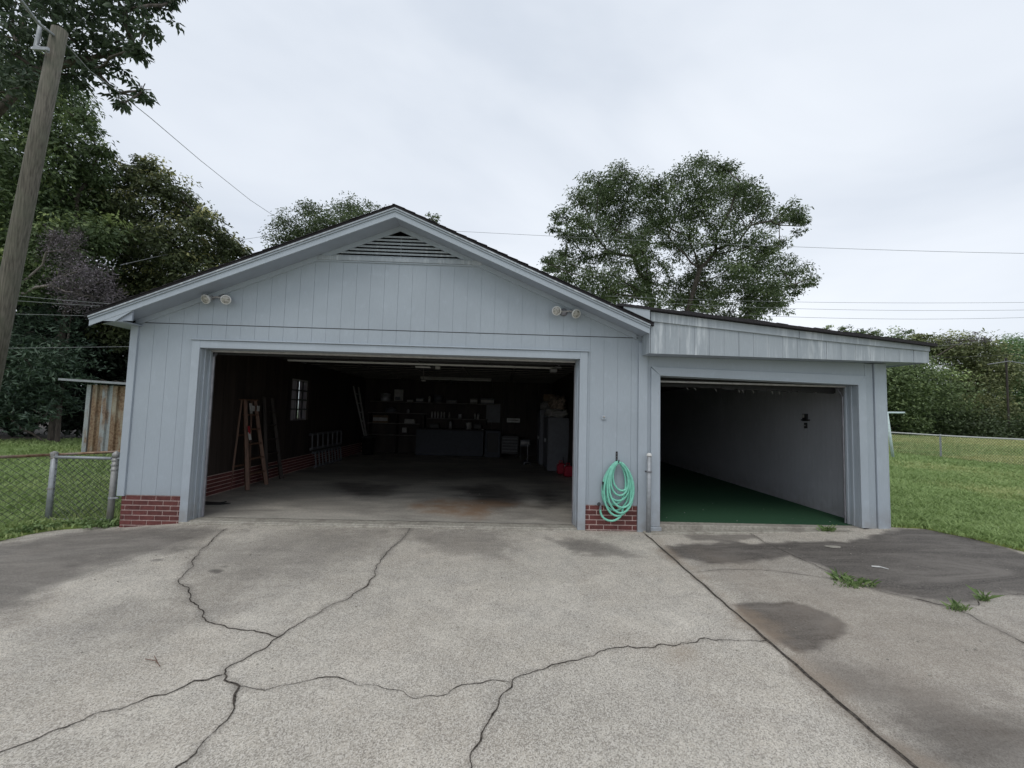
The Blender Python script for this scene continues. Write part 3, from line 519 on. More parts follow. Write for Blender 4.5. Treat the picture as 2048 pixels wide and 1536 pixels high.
# ================================================================== GARAGE
XP, ZP, SL, SR = -.66, 4.02, .4126, .426
def rt(x): return ZP-(XP-x)*SL if x < XP else ZP-(x-XP)*SR
def r2(x): return 2.84-(x-2.23)*.0952
def band(x0, x1, a, b, f=rt):
    xs = sorted({x0, x1} | ({XP} if x0 < XP < x1 and f is rt else set()))
    return [(x, f(x)-a) for x in xs]+[(x, f(x)-b) for x in reversed(xs)]
def garage():
    g = thing('garage', 'pale blue-grey garage with two open bays, gabled roof and a lower bay on its right', 'garage', (XP, 0, 0))
    BK = 9.3
    # --- siding boards on the front, cut round opening and vent
    p = .1822; G0 = -.658; gap = .0028
    def zb(x0, x1): return None
    def board(x0, x1, z0, za, zb_, y=0., t=.004, mat='siding_paint', name='siding_board'):
        m = MB(); m.prism([(x0, z0), (x1, z0), (x1, zb_), (x0, za)], y, y+t, 'y'); return m.build(name, mat, g)
    ks = range(-19, 19); split = 2.492
    for k in ks:
        a = G0+k*p; b = a+p
        for (lo, hi, x0, x1) in ((None, None, max(a, -3.94), min(b, 2.53)),):
            if x1-x0 < .02: continue
            gp = gap if k % 6 else gap*1.7
            X0, X1 = x0+(gp if x0 == a else .001), x1
            # lower board(s)
            if X1 < -3.25+.03 or X0 > 1.861-.03: segs = [(X0, X1, .305)]
            elif X0 < -3.25: segs = [(X0, -3.25, .305), (-3.25, X1, 2.30)]
            elif X1 > 1.861: segs = [(X0, 1.861, 2.30), (1.861, X1, .305)]
            else: segs = [(X0, X1, 2.30)]
            for (u, v, z0) in segs:
                if v-u > .01: board(u, v, z0, split-.006, split-.006)
            # gable board
            ft = lambda x: rt(x)-.15
            def topz(x): return ft(x)
            if -1.72 < X0 and X1 < .45:
                board(X0, X1, split+.004, 3.405, 3.405)
            else:
                za, zb2 = topz(X0), topz(X1)
                if X0 < -1.70 < X1 or X0 < .44 < X1: za = min(za, 3.405); zb2 = min(zb2, 3.405)
                za = max(za, split+.01); zb2 = max(zb2, split+.01)
                if max(za, zb2) > split+.02: board(X0, X1, split+.004, za, zb2)
    MB().box(-3.93, 2.53, -.003, .0040, split-.004, split+.004).build('flashing_strip', 'dark_metal', g)
    # backing sheathing behind boards
    m = MB(); m.box(-4.02, -3.20, .0042, .15, .31, 2.5).box(1.81, 2.62, .0042, .15, .31, 2.5).box(-3.2, 1.81, .0042, .15, 2.24, 2.5)
    m.prism([(-4.02, 2.5), (2.62, 2.5), (2.5, rt(2.5)-.14), (.45, 3.42), (-1.72, 3.42), (-4.0, rt(-4.)-.14)], .0042, .15, 'y')
    m.build('sheathing', 'siding_paint', g)
    # corner boards
    MB().box(-4.036, -3.945, -.022, .02, .29, 2.445).build('corner_board', 'trim_paint', g, bevel=.003)
    MB().box(-4.036, -4.016, .021, .12, .29, 2.445).build('corner_board', 'trim_paint', g)
    MB().box(2.533, 2.652, -.024, .02, -.045, 2.43).build('corner_board', 'trim_paint', g, bevel=.003)
    # brick skirts
    bl, bh, pb, pc = .175, .0495, .186, .0618
    proto = MB().box(0, bl, 0, .09, 0, bh)
    bme = {}
    def brick_at(x, y, z, L, axis='x', top=None):
        hh = bh if top is None else min(bh, top-z)
        if hh < .012 or L < .012: return
        key = (round(L, 3), round(hh, 4), axis)
        if key not in bme:
            mb = MB().box(0, L, 0, .085, 0, hh) if axis == 'x' else MB().box(-.085, 0, 0, L, 0, hh)
            me = bpy.data.meshes.new('brick'); me.from_pydata(mb.v, [], mb.f); me.materials.append(M['brick']); bme[key] = me
        o = bpy.data.objects.new('brick', bme[key]); COL.objects.link(o); o.parent = g
        o.location = Vector((x, y+random.uniform(-.0015, .0015), z))-g.location if axis == 'x' else Vector((x, y, z))-g.location
    for (x0, x1, z0, rows) in ((-3.99, -3.252, -.115, 7), (1.863, 2.531, -.072, 6)):
        for r in range(rows):
            z = .300-pc*(r+1)+.006
            off = (r % 2)*pb*.5+(.06 if x0 > 0 else -.03); x = x0-((x0-off) % pb)
            while x < x1:
                a = max(x, x0); b = min(x+bl, x1)
                if b-a > .02: brick_at(a, .004, z, round(b-a, 3), top=.300)
                x += pb
        MB().box(x0+.002, x1-.001, .010, .14, -.16, .302).build('mortar', 'mortar', g)
    for r in range(5):
        y = .22+(r % 2)*pb*.5
        while y < 8.9:
            brick_at(-3.885, y, .012+r*pc, bl, 'y', top=.31); y += pb
    MB().box(-3.98, -3.893, .21, 9.2, -.01, .316).build('mortar', 'mortar', g)
    # --- main opening casing and jambs
    def box(n, mt, x0, x1, y0, y1, z0, z1, bv=.003, par=g): return MB().box(x0, x1, y0, y1, z0, z1).build(n, mt, par, bevel=bv)
    box('door_casing', 'trim_paint', -3.248, -3.147, -.024, .015, -.03, 2.282)
    box('door_casing', 'trim_paint', 1.757, 1.858, -.024, .015, -.012, 2.282)
    box('door_casing', 'trim_paint', -3.147, 1.757, -.022, .015, 2.186, 2.282)
    MB().box(-3.27, 1.88, -.042, .012, 2.284, 2.298).build('drip_cap', 'trim_paint', g, bevel=.004)
    for s, x in ((1, -3.147), (-1, 1.757)):
        a, b = sorted((x-s*.05, x)); box('jamb', 'trim_paint', a, b, .016, .21, -.028 if s > 0 else -.012, 2.186)
        a, b = sorted((x, x+s*.014)); box('door_stop', 'trim_paint', a, b, .075, .115, -.02, 2.186)
        a, b = sorted((x, x+s*.022)); box('door_stop', 'trim_paint', a, b, .165, .208, -.02, 2.186)
    box('head_jamb', 'trim_paint', -3.145, 1.755, .016, .21, 2.187, 2.225)
    box('door_stop', 'off_white', -3.12, 1.73, .165, .208, 2.160, 2.186)
    # --- gable vent
    v = MB().prism([(-1.62, 3.44), (.30, 3.44), (XP, 3.83)], .13, .14, 'y').build('gable_vent', 'black', g)
    MB().box(-1.72, .44, -.030, .02, 3.395, 3.455).build('vent_sill', 'weathered_paint', v, bevel=.004)
    box('vent_sill', 'trim_paint', -1.76, .48, -.018, .02, 3.378, 3.394, par=v)
    for i in range(7):
        z = 3.482+i*.046; ft = lambda zz: (ZP-.175-zz)
        w0 = XP-ft(z)/SL; w1 = XP+ft(z)/SR
        if w1-w0 < .1: continue
        m = MB(); m.prism([(-.006, z-.006), (-.004, z-.030), (.085, z+.004), (.085, z+.026)], w0, w1, 'x')
        m.build('louvre_slat', 'weathered_paint', v)
    MB().box(XP-.010, XP+.010, .06, .08, 3.45, 3.78).build('vent_mullion', 'soffit_paint', v)
    # --- frieze, soffit, rake
    m = MB(); m.prism(band(-3.98, XP, .135, .20)+[], -.02, .0, 'y'); m.build('frieze_board', 'trim_paint', g)
    m = MB(); m.prism(band(XP, 2.50, .135, .20), -.02, .0, 'y'); m.build('frieze_board', 'trim_paint', g)
    m = MB(); m.prism(band(-4.0, XP, .120, .134), -.295, .001, 'y'); m.build('rake_soffit', 'soffit_paint', g)
    m = MB(); m.prism(band(XP, 2.57, .120, .134), -.295, .001, 'y'); m.build('rake_soffit', 'soffit_paint', g)
    for (x0, x1) in ((-4.283, XP), (XP, 2.575)):
        m = MB(); m.prism(band(x0, x1, .078, .150), -.318, -.296, 'y'); m.build('rake_fascia', 'trim_paint', g, bevel=.002)
        m = MB(); m.prism(band(x0, x1, .056, .077), -.332, -.296, 'y'); m.build('rake_moulding', 'trim_paint', g, bevel=.002)
        m = MB(); m.prism(band(x0, x1, .034, .053), -.346, -.296, 'y'); m.build('rake_moulding', 'weathered_paint', g, bevel=.002)
    # eave return on the left
    xe = -3.78
    m = MB(); m.prism([(-4.283, 2.44), (-3.985, 2.44), (xe, rt(xe)-.152), (-4.283, rt(-4.283)-.152)], -.316, -.297, 'y'); m.build('eave_return', 'trim_paint', g)
    box('eave_soffit', 'soffit_paint', -4.27, -4.04, -.295, BK+.2, 2.442, 2.455)
    box('eave_soffit', 'soffit_paint', -4.041, -3.90, -.295, -.002, 2.443, 2.454, 0)
    MB().prism([(-4.26, 2.456), (-3.80, 2.456), (-3.80, rt(-3.8)-.136), (-4.26, rt(-4.26)-.10)], -.29, -.27, 'y').build('eave_return', 'soffit_paint', g)
    box('eave_fascia', 'trim_paint', -4.283, -4.268, -.295, BK+.2, 2.44, 2.515)
    # --- roof: slab plus ragged shingle edge courses
    for nm, x0, x1 in (('roof_slope', -4.33, XP), ('roof_slope', XP, 2.62)):
        m = MB(); m.prism(band(x0, x1, -.002, .033), -.335, BK+.35, 'y'); ro = m.build(nm, 'shingle', g)
        e = MB(); x = x0
        while x < x1-.02:
            xb = min(x+.13, x1); lift = .012; s = 1 if x0 < XP-1 else -1
            lo, hi = (x, xb) if s > 0 else (xb, x)
            e.prism([(lo, rt(lo)+.004), (lo, rt(lo)+.012+random.uniform(0, .004)), (hi, rt(hi)+.004)] if s < 0 else [(lo, rt(lo)+.004), (hi, rt(hi)+.004), (lo, rt(lo)+.013+random.uniform(0, .004))], -.352+random.uniform(-.006, .006), BK+.3, 'y'); x = xb
        e.build('shingle_courses', 'shingle', ro, kind='stuff')
    # --- walls
    def sidewall(n, x0, x1, holes, mt, z0, z1):
        m = MB(); y = .155
        for (a, b, c, d) in holes:
            m.box(x0, x1, y, a, z0, z1); m.box(x0, x1, a, b, z0, c); m.box(x0, x1, a, b, d, z1); y = b
        m.box(x0, x1, y, BK, z0, z1); return m.build(n, mt, g)
    sidewall('side_wall', -4.03, -3.985, [(4.05, 4.9, 1.15, 2.09)], 'siding_paint', -.16, 2.44)
    box('back_wall', 'siding_paint', -4.03, 5.84, BK, BK+.1, -.16, 2.44, 0)
    m = MB(); m.prism([(-4.0, 2.44), (2.6, 2.44), (2.3, rt(2.3)-.06), (XP, ZP-.06), (-3.9, rt(-3.9)-.06)], BK, BK+.08, 'y'); m.build('back_gable', 'siding_paint', g)
    MB().box(-3.97, -3.935, .21, 9.2, .316, 2.5)
    # interior panelling (dark boards)
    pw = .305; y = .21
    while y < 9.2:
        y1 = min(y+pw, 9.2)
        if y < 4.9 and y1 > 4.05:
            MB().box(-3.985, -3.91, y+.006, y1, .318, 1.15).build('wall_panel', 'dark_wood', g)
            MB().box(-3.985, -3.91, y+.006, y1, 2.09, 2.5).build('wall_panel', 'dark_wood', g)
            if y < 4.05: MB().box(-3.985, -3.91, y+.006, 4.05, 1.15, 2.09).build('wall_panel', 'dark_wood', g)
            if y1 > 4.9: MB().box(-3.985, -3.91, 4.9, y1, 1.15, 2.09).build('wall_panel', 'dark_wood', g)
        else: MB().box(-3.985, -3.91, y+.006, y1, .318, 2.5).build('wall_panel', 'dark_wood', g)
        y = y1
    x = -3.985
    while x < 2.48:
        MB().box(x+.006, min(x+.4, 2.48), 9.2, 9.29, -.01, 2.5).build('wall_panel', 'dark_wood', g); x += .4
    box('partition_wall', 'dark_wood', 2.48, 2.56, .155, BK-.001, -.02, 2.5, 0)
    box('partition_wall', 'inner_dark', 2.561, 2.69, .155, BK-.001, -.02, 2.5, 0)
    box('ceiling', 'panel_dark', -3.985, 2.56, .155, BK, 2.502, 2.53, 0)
    for i in range(13):
        box('ceiling_batten', 'batten', -3.90, 2.47, 2.9+i*.5, 2.925+i*.5, 2.484, 2.5, 0)
    for i, xx in enumerate((-2.6, -1.4, -.2, 1.0)): box('ceiling_batten', 'batten', xx, xx+.04, 2.6, 9.1, 2.476, 2.4835, 0)
    # window with muntins and curtains
    w = MB()
    for (a, b, c, d) in ((4.05, 4.09, 1.15, 2.09), (4.86, 4.9, 1.15, 2.09), (4.09, 4.86, 1.15, 1.19), (4.09, 4.86, 2.05, 2.09)): w.box(-3.98, -3.95, a, b, c, d)
    wf = w.build('window_frame', 'off_white', g)
    mt = MB()
    for t in (1, 2, 3): mt.box(-3.928, -3.912, 4.09, 4.86, 1.19+t*.215-.016, 1.19+t*.215+.016)
    for t in (1, 2): mt.box(-3.9285, -3.9125, 4.09+t*.257-.018, 4.09+t*.257+.018, 1.19, 2.05)
    mt.build('muntin', 'dark_metal', wf)
    gm, nt, b = nodemat('window_glass', .1); b.inputs['Transmission Weight'].default_value = 1; b.inputs['Base Color'].default_value = (.9, .95, .93, 1); M['window_glass'] = gm
    MB().box(-3.967, -3.963, 4.09, 4.86, 1.19, 2.05).build('pane', 'window_glass', wf)
    cm, nt, b = nodemat('sheer', .9); gg = G(nt); c = gg.mix(gg.ramp(gg.noise(9, 3, stretch=(1, 4, .2)), [(.3, 0), (.7, 1)]), (.13, .105, .12), (.30, .265, .29)); gg.col(c)
    tr = gg.N.new('ShaderNodeBsdfTranslucent'); gg.L.new(c, tr.inputs[0]); mx = gg.N.new('ShaderNodeMixShader'); mx.inputs[0].default_value = .3
    gg.L.new(b.outputs[0], mx.inputs[1]); gg.L.new(tr.outputs[0], mx.inputs[2]); gg.L.new(mx.outputs[0], [n for n in gg.N if n.type == 'OUTPUT_MATERIAL'][0].inputs[0]); M['sheer'] = cm
    for (a, b2) in ((4.10, 4.46), (4.475, 4.86)):
        V = []; nn = 30
        for i in range(nn+1):
            yy = a+(b2-a)*i/nn; xx = -3.945+.009*math.sin(i*1.4)
            V += [(xx, yy, 2.06), (xx, yy+.01*math.sin(i), 1.12+.02*math.sin(i*2.2))]
        m = MB(); m.add(V, [(2*i, 2*i+1, 2*i+3, 2*i+2) for i in range(nn)]); m.build('curtain', 'sheer', g, smooth=True)
    # floors
    fl = gridmesh(np.arange(-3.985, 2.481, .04), np.arange(.205, 9.3, .05), lambda X, Y: 0*X+.0+(fbm(X*2, Y*2)-.5)*.004, 'floor', 'floor_concrete', FSTAINS_SHADE, parent=g)
    MB().box(-4.0, 2.6, .15, 9.28, -.25, -.006).build('foundation', 'threshold_concrete', g)
    MB().box(-3.20, 1.81, .004, .204, -.12, -.001).build('threshold', 'threshold_concrete', g, bevel=.012)
    MB().box(-3.24, 1.86, -.045, .003, -.12, -.010).build('threshold', 'threshold_concrete', g, bevel=.01)
    # --- overhead door, raised under the ceiling of the main bay
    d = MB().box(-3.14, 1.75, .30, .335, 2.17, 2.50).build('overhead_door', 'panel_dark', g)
    for i in range(4):
        y0 = .40+i*.54; z0 = 2.33
        m = MB().box(-3.13, 1.74, y0, y0+.53, z0, z0+.04); m.box(-3.13, 1.74, y0+.02, y0+.05, z0-.035, z0).box(-3.13, 1.74, y0+.48, y0+.51, z0-.035, z0); m.build('door_section', 'panel_dark', d)
        for k in range(5): MB().box(-3.13+k*1.2, -3.10+k*1.2, y0+.05, y0+.48, z0-.034, z0-.002).build('door_stile', 'panel_dark', d)
    MB().box(-3.10, 1.74, .255, .29, 2.135, 2.175).build('bottom_seal', 'rubber', d, bevel=.005)
    MB().box(-3.05, 1.72, 2.04, 2.08, 2.262, 2.290).build('door_strut', 'white_paint', d)
    m = MB().tube([(-3.12, .22, .0), (-3.12, .22, 2.1), (-3.12, .35, 2.27), (-3.12, .55, 2.31), (-3.12, 2.9, 2.33)], .02, 6); m.build('door_track', 'dull_aluminium', d)
    m = MB().tube([(1.745, .25, .0), (1.745, .25, 2.1), (1.74, .38, 2.27), (1.74, .55, 2.31), (1.74, 2.9, 2.33)], .018, 6); m.build('door_track', 'dull_aluminium', d)
    m = MB().box(1.60, 1.72, 1.98, 2.12, 2.20, 2.26).box(1.68, 1.80, 2.0, 2.03, 2.27, 2.30); m.build('door_bracket', 'aluminium', d, bevel=.006)

    # ============== right bay
    box('filler_board', 'siding_paint', 2.654, 2.70, .0, .02, -.03, 2.25, 0)
    MB().prism([(2.70, .05), (2.823, .05), (2.821, 2.0), (2.70, 2.10)], -.022, .015, 'y').build('door_casing', 'trim_paint', g, bevel=.003)
    box('plinth_block', 'trim_paint', 2.675, 2.835, -.05, .012, -.025, .048, .006)
    MB().prism([(2.70, 2.112), (2.821, 2.0), (5.473, 1.951), (5.577, 2.076)], -.0225, .014, 'y').build('door_casing', 'trim_paint', g, bevel=.003)
    MB().prism([(5.477, .085), (5.578, .085), (5.577, 2.074), (5.474, 1.953)], -.022, .015, 'y').build('door_casing', 'trim_paint', g, bevel=.003)
    MB().prism([(2.70, 2.113), (5.577, 2.077), (5.577, 2.25), (2.70, 2.25)], .0, .016, 'y').build('siding_board', 'siding_paint', g, label='plain panel above the opening of the right bay')
    MB().prism([(2.70, 2.0), (2.823, 2.0), (5.5, 1.955), (5.577, 2.0), (5.577, 2.26), (2.70, 2.26)], .017, .15, 'y').build('sheathing', 'siding_paint', g)
    for a, b in ((5.579, 5.688), (5.695, 5.846)):
        MB().box(a, b, -.004 if a < 5.6 else -.024, .016, .075, 2.245).build('siding_board', 'siding_paint' if a < 5.6 else 'trim_paint', g, bevel=.004)
    MB().prism([(5.478, .085), (5.70, .085), (5.70, 2.2), (5.474, 2.2)], .017, .15, 'y').build('sheathing', 'siding_paint', g)
    m = MB().box(5.475, 5.49, .0155, .205, .08, 1.953); m.build('jamb', 'trim_paint', g); box('door_stop', 'trim_paint', 5.463, 5.4745, .085, .12, .085, 1.95)
    box('door_stop', 'trim_paint', 5.455, 5.4745, .17, .205, .085, 1.945)
    box('jamb', 'trim_paint', 2.80, 2.822, .0155, .205, .05, 2.0); box('jamb', 'inner_dark', 2.69, 2.80, .151, .205, .05, 2.0, 0)
    MB().prism([(2.822, 2.0), (5.475, 1.952), (5.475, 1.99), (2.822, 2.03)], .0155, .205, 'y').build('head_jamb', 'trim_paint', g)
    box('door_stop', 'off_white', 2.83, 5.46, .17, .205, 1.928, 1.951)
    box('corner_board', 'trim_paint', 5.847, 5.862, -.02, .10, .075, 2.245, .002)
    box('side_wall', 'siding_paint', 5.80, 5.85, .101, BK, -.10, 2.245, 0)
    # interior boards of the right bay (painted)
    y = .155
    while y < BK:
        y1 = min(y+.10, BK); MB().box(5.70, 5.799, y+.005, y1, .07, 2.3).build('wall_panel', 'inner_paint', g); y = y1
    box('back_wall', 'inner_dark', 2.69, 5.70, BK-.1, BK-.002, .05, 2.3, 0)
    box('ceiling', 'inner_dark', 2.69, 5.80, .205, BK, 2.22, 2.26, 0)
    MB().box(2.69, 5.70, .10, BK, -.2, .072).build('floor', 'threshold_concrete', g)
    MB().box(2.80, 5.50, -.02, .135, -.2, .079).build('threshold', 'threshold_concrete', g, bevel=.008)
    m = MB(); m.prism([(2.60, -.2), (5.86, -.2), (5.86, .075), (4.2, .045), (2.60, .0)], -.14, -.021, 'y'); m.build('threshold', 'threshold_concrete', g, bevel=.01)
    # raised door of the right bay with a torn bottom seal
    d = MB()
    d.prism([(2.83, 1.915), (5.45, 1.872), (5.45, 2.20), (2.83, 2.20)], .34, .375, 'y')
    d = d.build('overhead_door', 'panel_dark', g)
    for i in range(4):
        y0 = .42+i*.55; MB().box(2.84, 5.44, y0, y0+.54, 2.03, 2.065).box(2.84, 5.44, y0+.02, y0+.05, 1.995, 2.03).build('door_section', 'panel_dark', d)
    m = MB(); xx = 2.84
    while xx < 5.44:
        ll = random.uniform(.03, .14); zt = 1.915-(xx-2.83)*.0164
        m.box(xx, min(xx+ll, 5.44), .325+random.uniform(0, .01), .338, zt-.012-random.uniform(0, .022), zt+.012); xx += ll
    m.build('bottom_seal', 'rubber', d)
    for xx in (3.32, 3.43, 3.72, 4.05, 4.10, 4.25, 4.52, 4.62):
        c = Vector((xx, .32, 1.885-(xx-2.83)*.0164)); m = MB()
        m.tube([c, c+Vector((.01, 0, -.02)), c+Vector((.022, .004, -.028)), c+Vector((.016, 0, -.045))], [.005, .004, .003, .002], 5); m.build('torn_strip', 'cloth_grey', d)
    m = MB().tube([(5.45, .22, .09), (5.45, .22, 1.80), (5.44, .30, 1.93), (5.42, .5, 1.99)], .012, 6); m.build('door_track', 'dull_aluminium', d)
    # switch plates on the inner right wall
    s = MB().box(5.672, 5.6995, 1.235, 1.34, 1.45, 1.57).build('switch_box', 'black', g, bevel=.004)
    MB().box(5.662, 5.6715, 1.285, 1.325, 1.505, 1.56).build('sensor_window', 'off_white', s)
    MB().box(5.666, 5.6995, 1.19, 1.36, 1.458, 1.478).build('shelf_lip', 'black', s)
    s = MB().box(5.680, 5.6995, 1.25, 1.31, 1.335, 1.425).build('switch_plate', 'black', g, bevel=.003)
    MB().box(5.672, 5.6795, 1.272, 1.288, 1.37, 1.388).build('button', 'off_white', s)
    # fascia of the right bay
    m = MB().prism([(2.23, 2.838), (2.56, r2(2.56)-.002), (2.56, 2.66), (2.23, 2.80)], -.360, -.34, 'y'); m.build('fascia_trim', 'trim_paint', g)
    m = MB().prism([(2.585, r2(2.585)-.03), (4.48, r2(4.48)-.03), (4.48, r2(4.48)-.125), (2.585, 2.655)], -.312, -.292, 'y'); m.build('fascia_trim', 'weathered_paint', g, bevel=.002)
    m = MB().prism([(4.485, r2(4.485)-.03), (6.172, r2(6.172)-.02), (6.172, 2.382), (4.485, r2(4.485)-.128)], -.312, -.292, 'y'); m.build('fascia_trim', 'weathered_paint', g, bevel=.002)
    x = 2.588
    def lo(x): return 2.25-(x-2.585)*.004
    def up(x): return r2(x)-.08
    k = 0
    while x < 6.15:
        x1 = min(x+.188, 6.156); gpp = .003 if k % 6 else .006
        MB().prism([(x+gpp, lo(x)), (x1, lo(x1)), (x1, up(x1)), (x+gpp, up(x))], -.29, -.276, 'y').build('fascia_board', 'weathered_paint', g); x = x1; k += 1
    MB().prism([(2.59, 2.255), (6.15, 2.242), (6.15, up(6.15)-.01), (2.59, up(2.59)-.01)], -.2755, -.255, 'y').build('fascia_backing', 'soffit_paint', g)
    MB().box(2.575, 2.5875, -.288, -.03, 2.25, 2.66).build('fascia_return', 'weathered_paint', g, bevel=.002)
    MB().prism([(-.29, 2.236), (BK, 2.236), (BK, r2(6.17)-.02), (-.29, r2(6.17)-.02)], 6.158, 6.174, 'x').build('eave_fascia', 'weathered_paint', g)
    MB().box(2.59, 6.157, -.254, -.001, 2.252, 2.262).build('eave_soffit', 'soffit_paint', g)
    MB().box(5.852, 6.157, .0, BK, 2.25, 2.262).build('eave_soffit', 'soffit_paint', g)
    m = MB(); m.prism([(2.15, 2.855), (6.21, r2(6.21)+.01), (6.21, r2(6.21)-.025), (2.15, 2.825)], -.372, BK+.3, 'y'); ro = m.build('roof_slope', 'shingle', g)
    e = MB(); x = 2.2
    while x < 6.2:
        xb = min(x+random.uniform(.09, .16), 6.215); h = random.uniform(.012, .026)
        e.prism([(x, r2(x)+.002), (x, r2(x)+h), (xb, r2(xb)+h-.004), (xb, r2(xb)+.002)], -.362+random.uniform(-.012, .012), BK+.2, 'y'); x = xb
    e.build('shingle_courses', 'shingle', ro, kind='stuff')
    # small wall box
    s = MB().box(2.05, 2.115, -.018, -.001, 1.40, 1.455).build('wall_box', 'trim_paint', g, bevel=.006)
    MB().lathe([(.014, 0), (.014, .012), (.006, .016)], (2.082, -.018, 1.44), 10, (0, -1, 0)).build('bell_button', 'off_white', s)
    return g
garage()
# ================================================================== THINGS ON THE FRONT
def floodlight(x, z, label, dirs):
    t = thing('floodlight', label, 'floodlight', (x, -.001, z), group='twin floodlights under the gable')
    t0 = Vector((x, 0, z))
    b = MB().lathe([(.052, 0), (.052, .018), (.040, .03), (.02, .034)], (x, -.001, z), 16, (0, -1, 0)).build('mounting_plate', 'dull_aluminium', t, smooth=True)
    for (bx, bz, dv) in dirs:
        c = Vector((bx, -.11, bz)); d = Vector(dv).normalized()
        a = MB().tube([t0+Vector((0, -.03, 0)), t0+Vector(((bx-x)*.5, -.045, .012)), c-d*.085], .011, 8).build('arm', 'off_white', t)
        s = MB().lathe([(.016, -.11), (.026, -.105), (.028, -.05), (.030, -.045)], c, 14, d).build('socket', 'off_white', t, smooth=True)
        MB().lathe([(.028, -.05), (.040, -.03), (.058, .000), (.061, .012), (.060, .020), (.050, .020)], c, 18, d).build('bulb_shell', 'white_paint', t, smooth=True)
        l = MB().lathe([(.0495, .0195), (.042, .025), (.022, .030), (.0, .031)], c, 18, d).build('bulb_lens', 'clear_glass', t, smooth=True)
floodlight(-2.894, 2.838, 'twin floodlight on the left of the gable, its bulbs turned down to either side', [(-3.05, 2.80, (-.15, -.9, -.42)), (-2.80, 2.80, (.32, -1, -.25))])
floodlight(1.53, 2.803, 'twin floodlight on the right of the gable, near the low bay', [(1.425, 2.795, (-.12, -1, -.22)), (1.675, 2.768, (.25, -.85, -.45))])

def hose():
    t = thing('garden_hose', 'coiled pale green garden hose hanging on the wall between the bays', 'hose', (2.26, -.03, .45))
    random.seed(3); H = Vector((2.262, -.06, .86)); m = MB(); pts = []
    loops = [(.20, .62, -.03), (.17, .50, .0), (.19, .66, .03), (.13, .42, .02), (.16, .55, -.05), (.20, .70, -.01), (.12, .36, .05), (.18, .58, .05)]
    for k, (w, h, o) in enumerate(loops):
        yy = -.05-.012*(k % 4); n = 26
        for i in range(n):
            a = 2*math.pi*i/n; s = math.sin(a/2)
            ph = a
            x = H.x+o*s+w*math.sin(ph)*(.62+.38*s)*(-1)+random.uniform(-.002, .002)
            z = H.z+.01*(k % 3)-h*(1-math.cos(ph))/2
            z = max(z, .10); pts.append((x, yy-.012*s*(k % 3), z))
    # smooth
    P = np.array(pts)
    for _ in range(2): P[1:-1] = (P[:-2]+2*P[1:-1]+P[2:])/4
    m.tube([tuple(p) for p in P], .0135, 8); m.build('hose_coil', 'green_hose', t, smooth=True)
    q = [(2.33, -.07, .30), (2.31, -.08, .19), (2.22, -.09, .128), (2.14, -.08, .125), (2.07, -.06, .16), (2.045, -.05, .22), (2.043, -.05, .262)]
    P = np.array(q); tt = np.linspace(0, len(q)-1, 24); P = np.stack([np.interp(tt, range(len(q)), P[:, i]) for i in range(3)], 1)
    for _ in range(3): P[1:-1] = (P[:-2]+2*P[1:-1]+P[2:])/4
    MB().tube([tuple(p) for p in P], .0135, 8).build('hose_tail', 'green_hose', t, smooth=True)
    MB().tube([(2.075, -.05, .50), (2.073, -.055, .56), (2.078, -.05, .61)], [.017, .013, .018], 8).build('nozzle', 'black', t)
    MB().tube([(2.078, -.052, .565), (2.095, -.06, .62), (2.10, -.06, .66)], [.011, .009, .009], 6).build('nozzle_grip', 'black', t)
    MB().lathe([(.017, 0), (.017, .03)], (2.043, -.05, .262), 10).build('coupling', 'dull_aluminium', t)
    h = thing('hose_hook', 'black metal hook holding the coiled green hose', 'hook', (2.257, -.002, .93))
    MB().box(2.246, 2.270, -.010, -.001, .86, .995).build('hook_plate', 'black', h, bevel=.002)
    for z in (.965, .93, .895): MB().lathe([(.006, 0), (.004, .004)], (2.258, -.010, z), 8, (0, -1, 0)).build('screw', 'dull_aluminium', h)
    MB().tube([(2.258, -.01, .875), (2.258, -.06, .86), (2.258, -.10, .865), (2.258, -.115, .895)], .007, 8).build('hook_arm', 'black', h)
    s = thing('spigot', 'small water tap low on the wall above the right brick skirt', 'tap', (2.043, -.01, .29))
    MB().tube([(2.043, .0, .315), (2.043, -.05, .315), (2.043, -.055, .292)], [.014, .014, .012], 8).build('spout', 'dull_aluminium', s)
    MB().lathe([(.022, 0), (.026, .004), (.022, .01)], (2.025, -.05, .325), 8, (-.6, -.6, .5)).build('tap_handle', 'dark_metal', s)
hose()
def bollard():
    t = thing('steel_post', 'grey steel post with white domed cap standing beside the green hose', 'post', (2.645, -.10, -.06))
    MB().tube([(2.645, -.10, -.08), (2.650, -.10, .955)], .029, 16).build('pipe', 'galvanised', t, smooth=True)
    MB().lathe([(.033, 0), (.034, .012), (.030, .028), (.018, .040), (.0, .044)], (2.650, -.10, .952), 18).build('cap', 'white_paint', t, smooth=True)
    MB().lathe([(.032, 0), (.035, .004), (.035, .022), (.032, .026)], (2.649, -.10, .745), 16).build('clamp', 'dull_aluminium', t)
    MB().box(2.600, 2.620, -.108, -.090, .75, .768).build('clamp_bolt', 'dark_metal', t)
bollard()

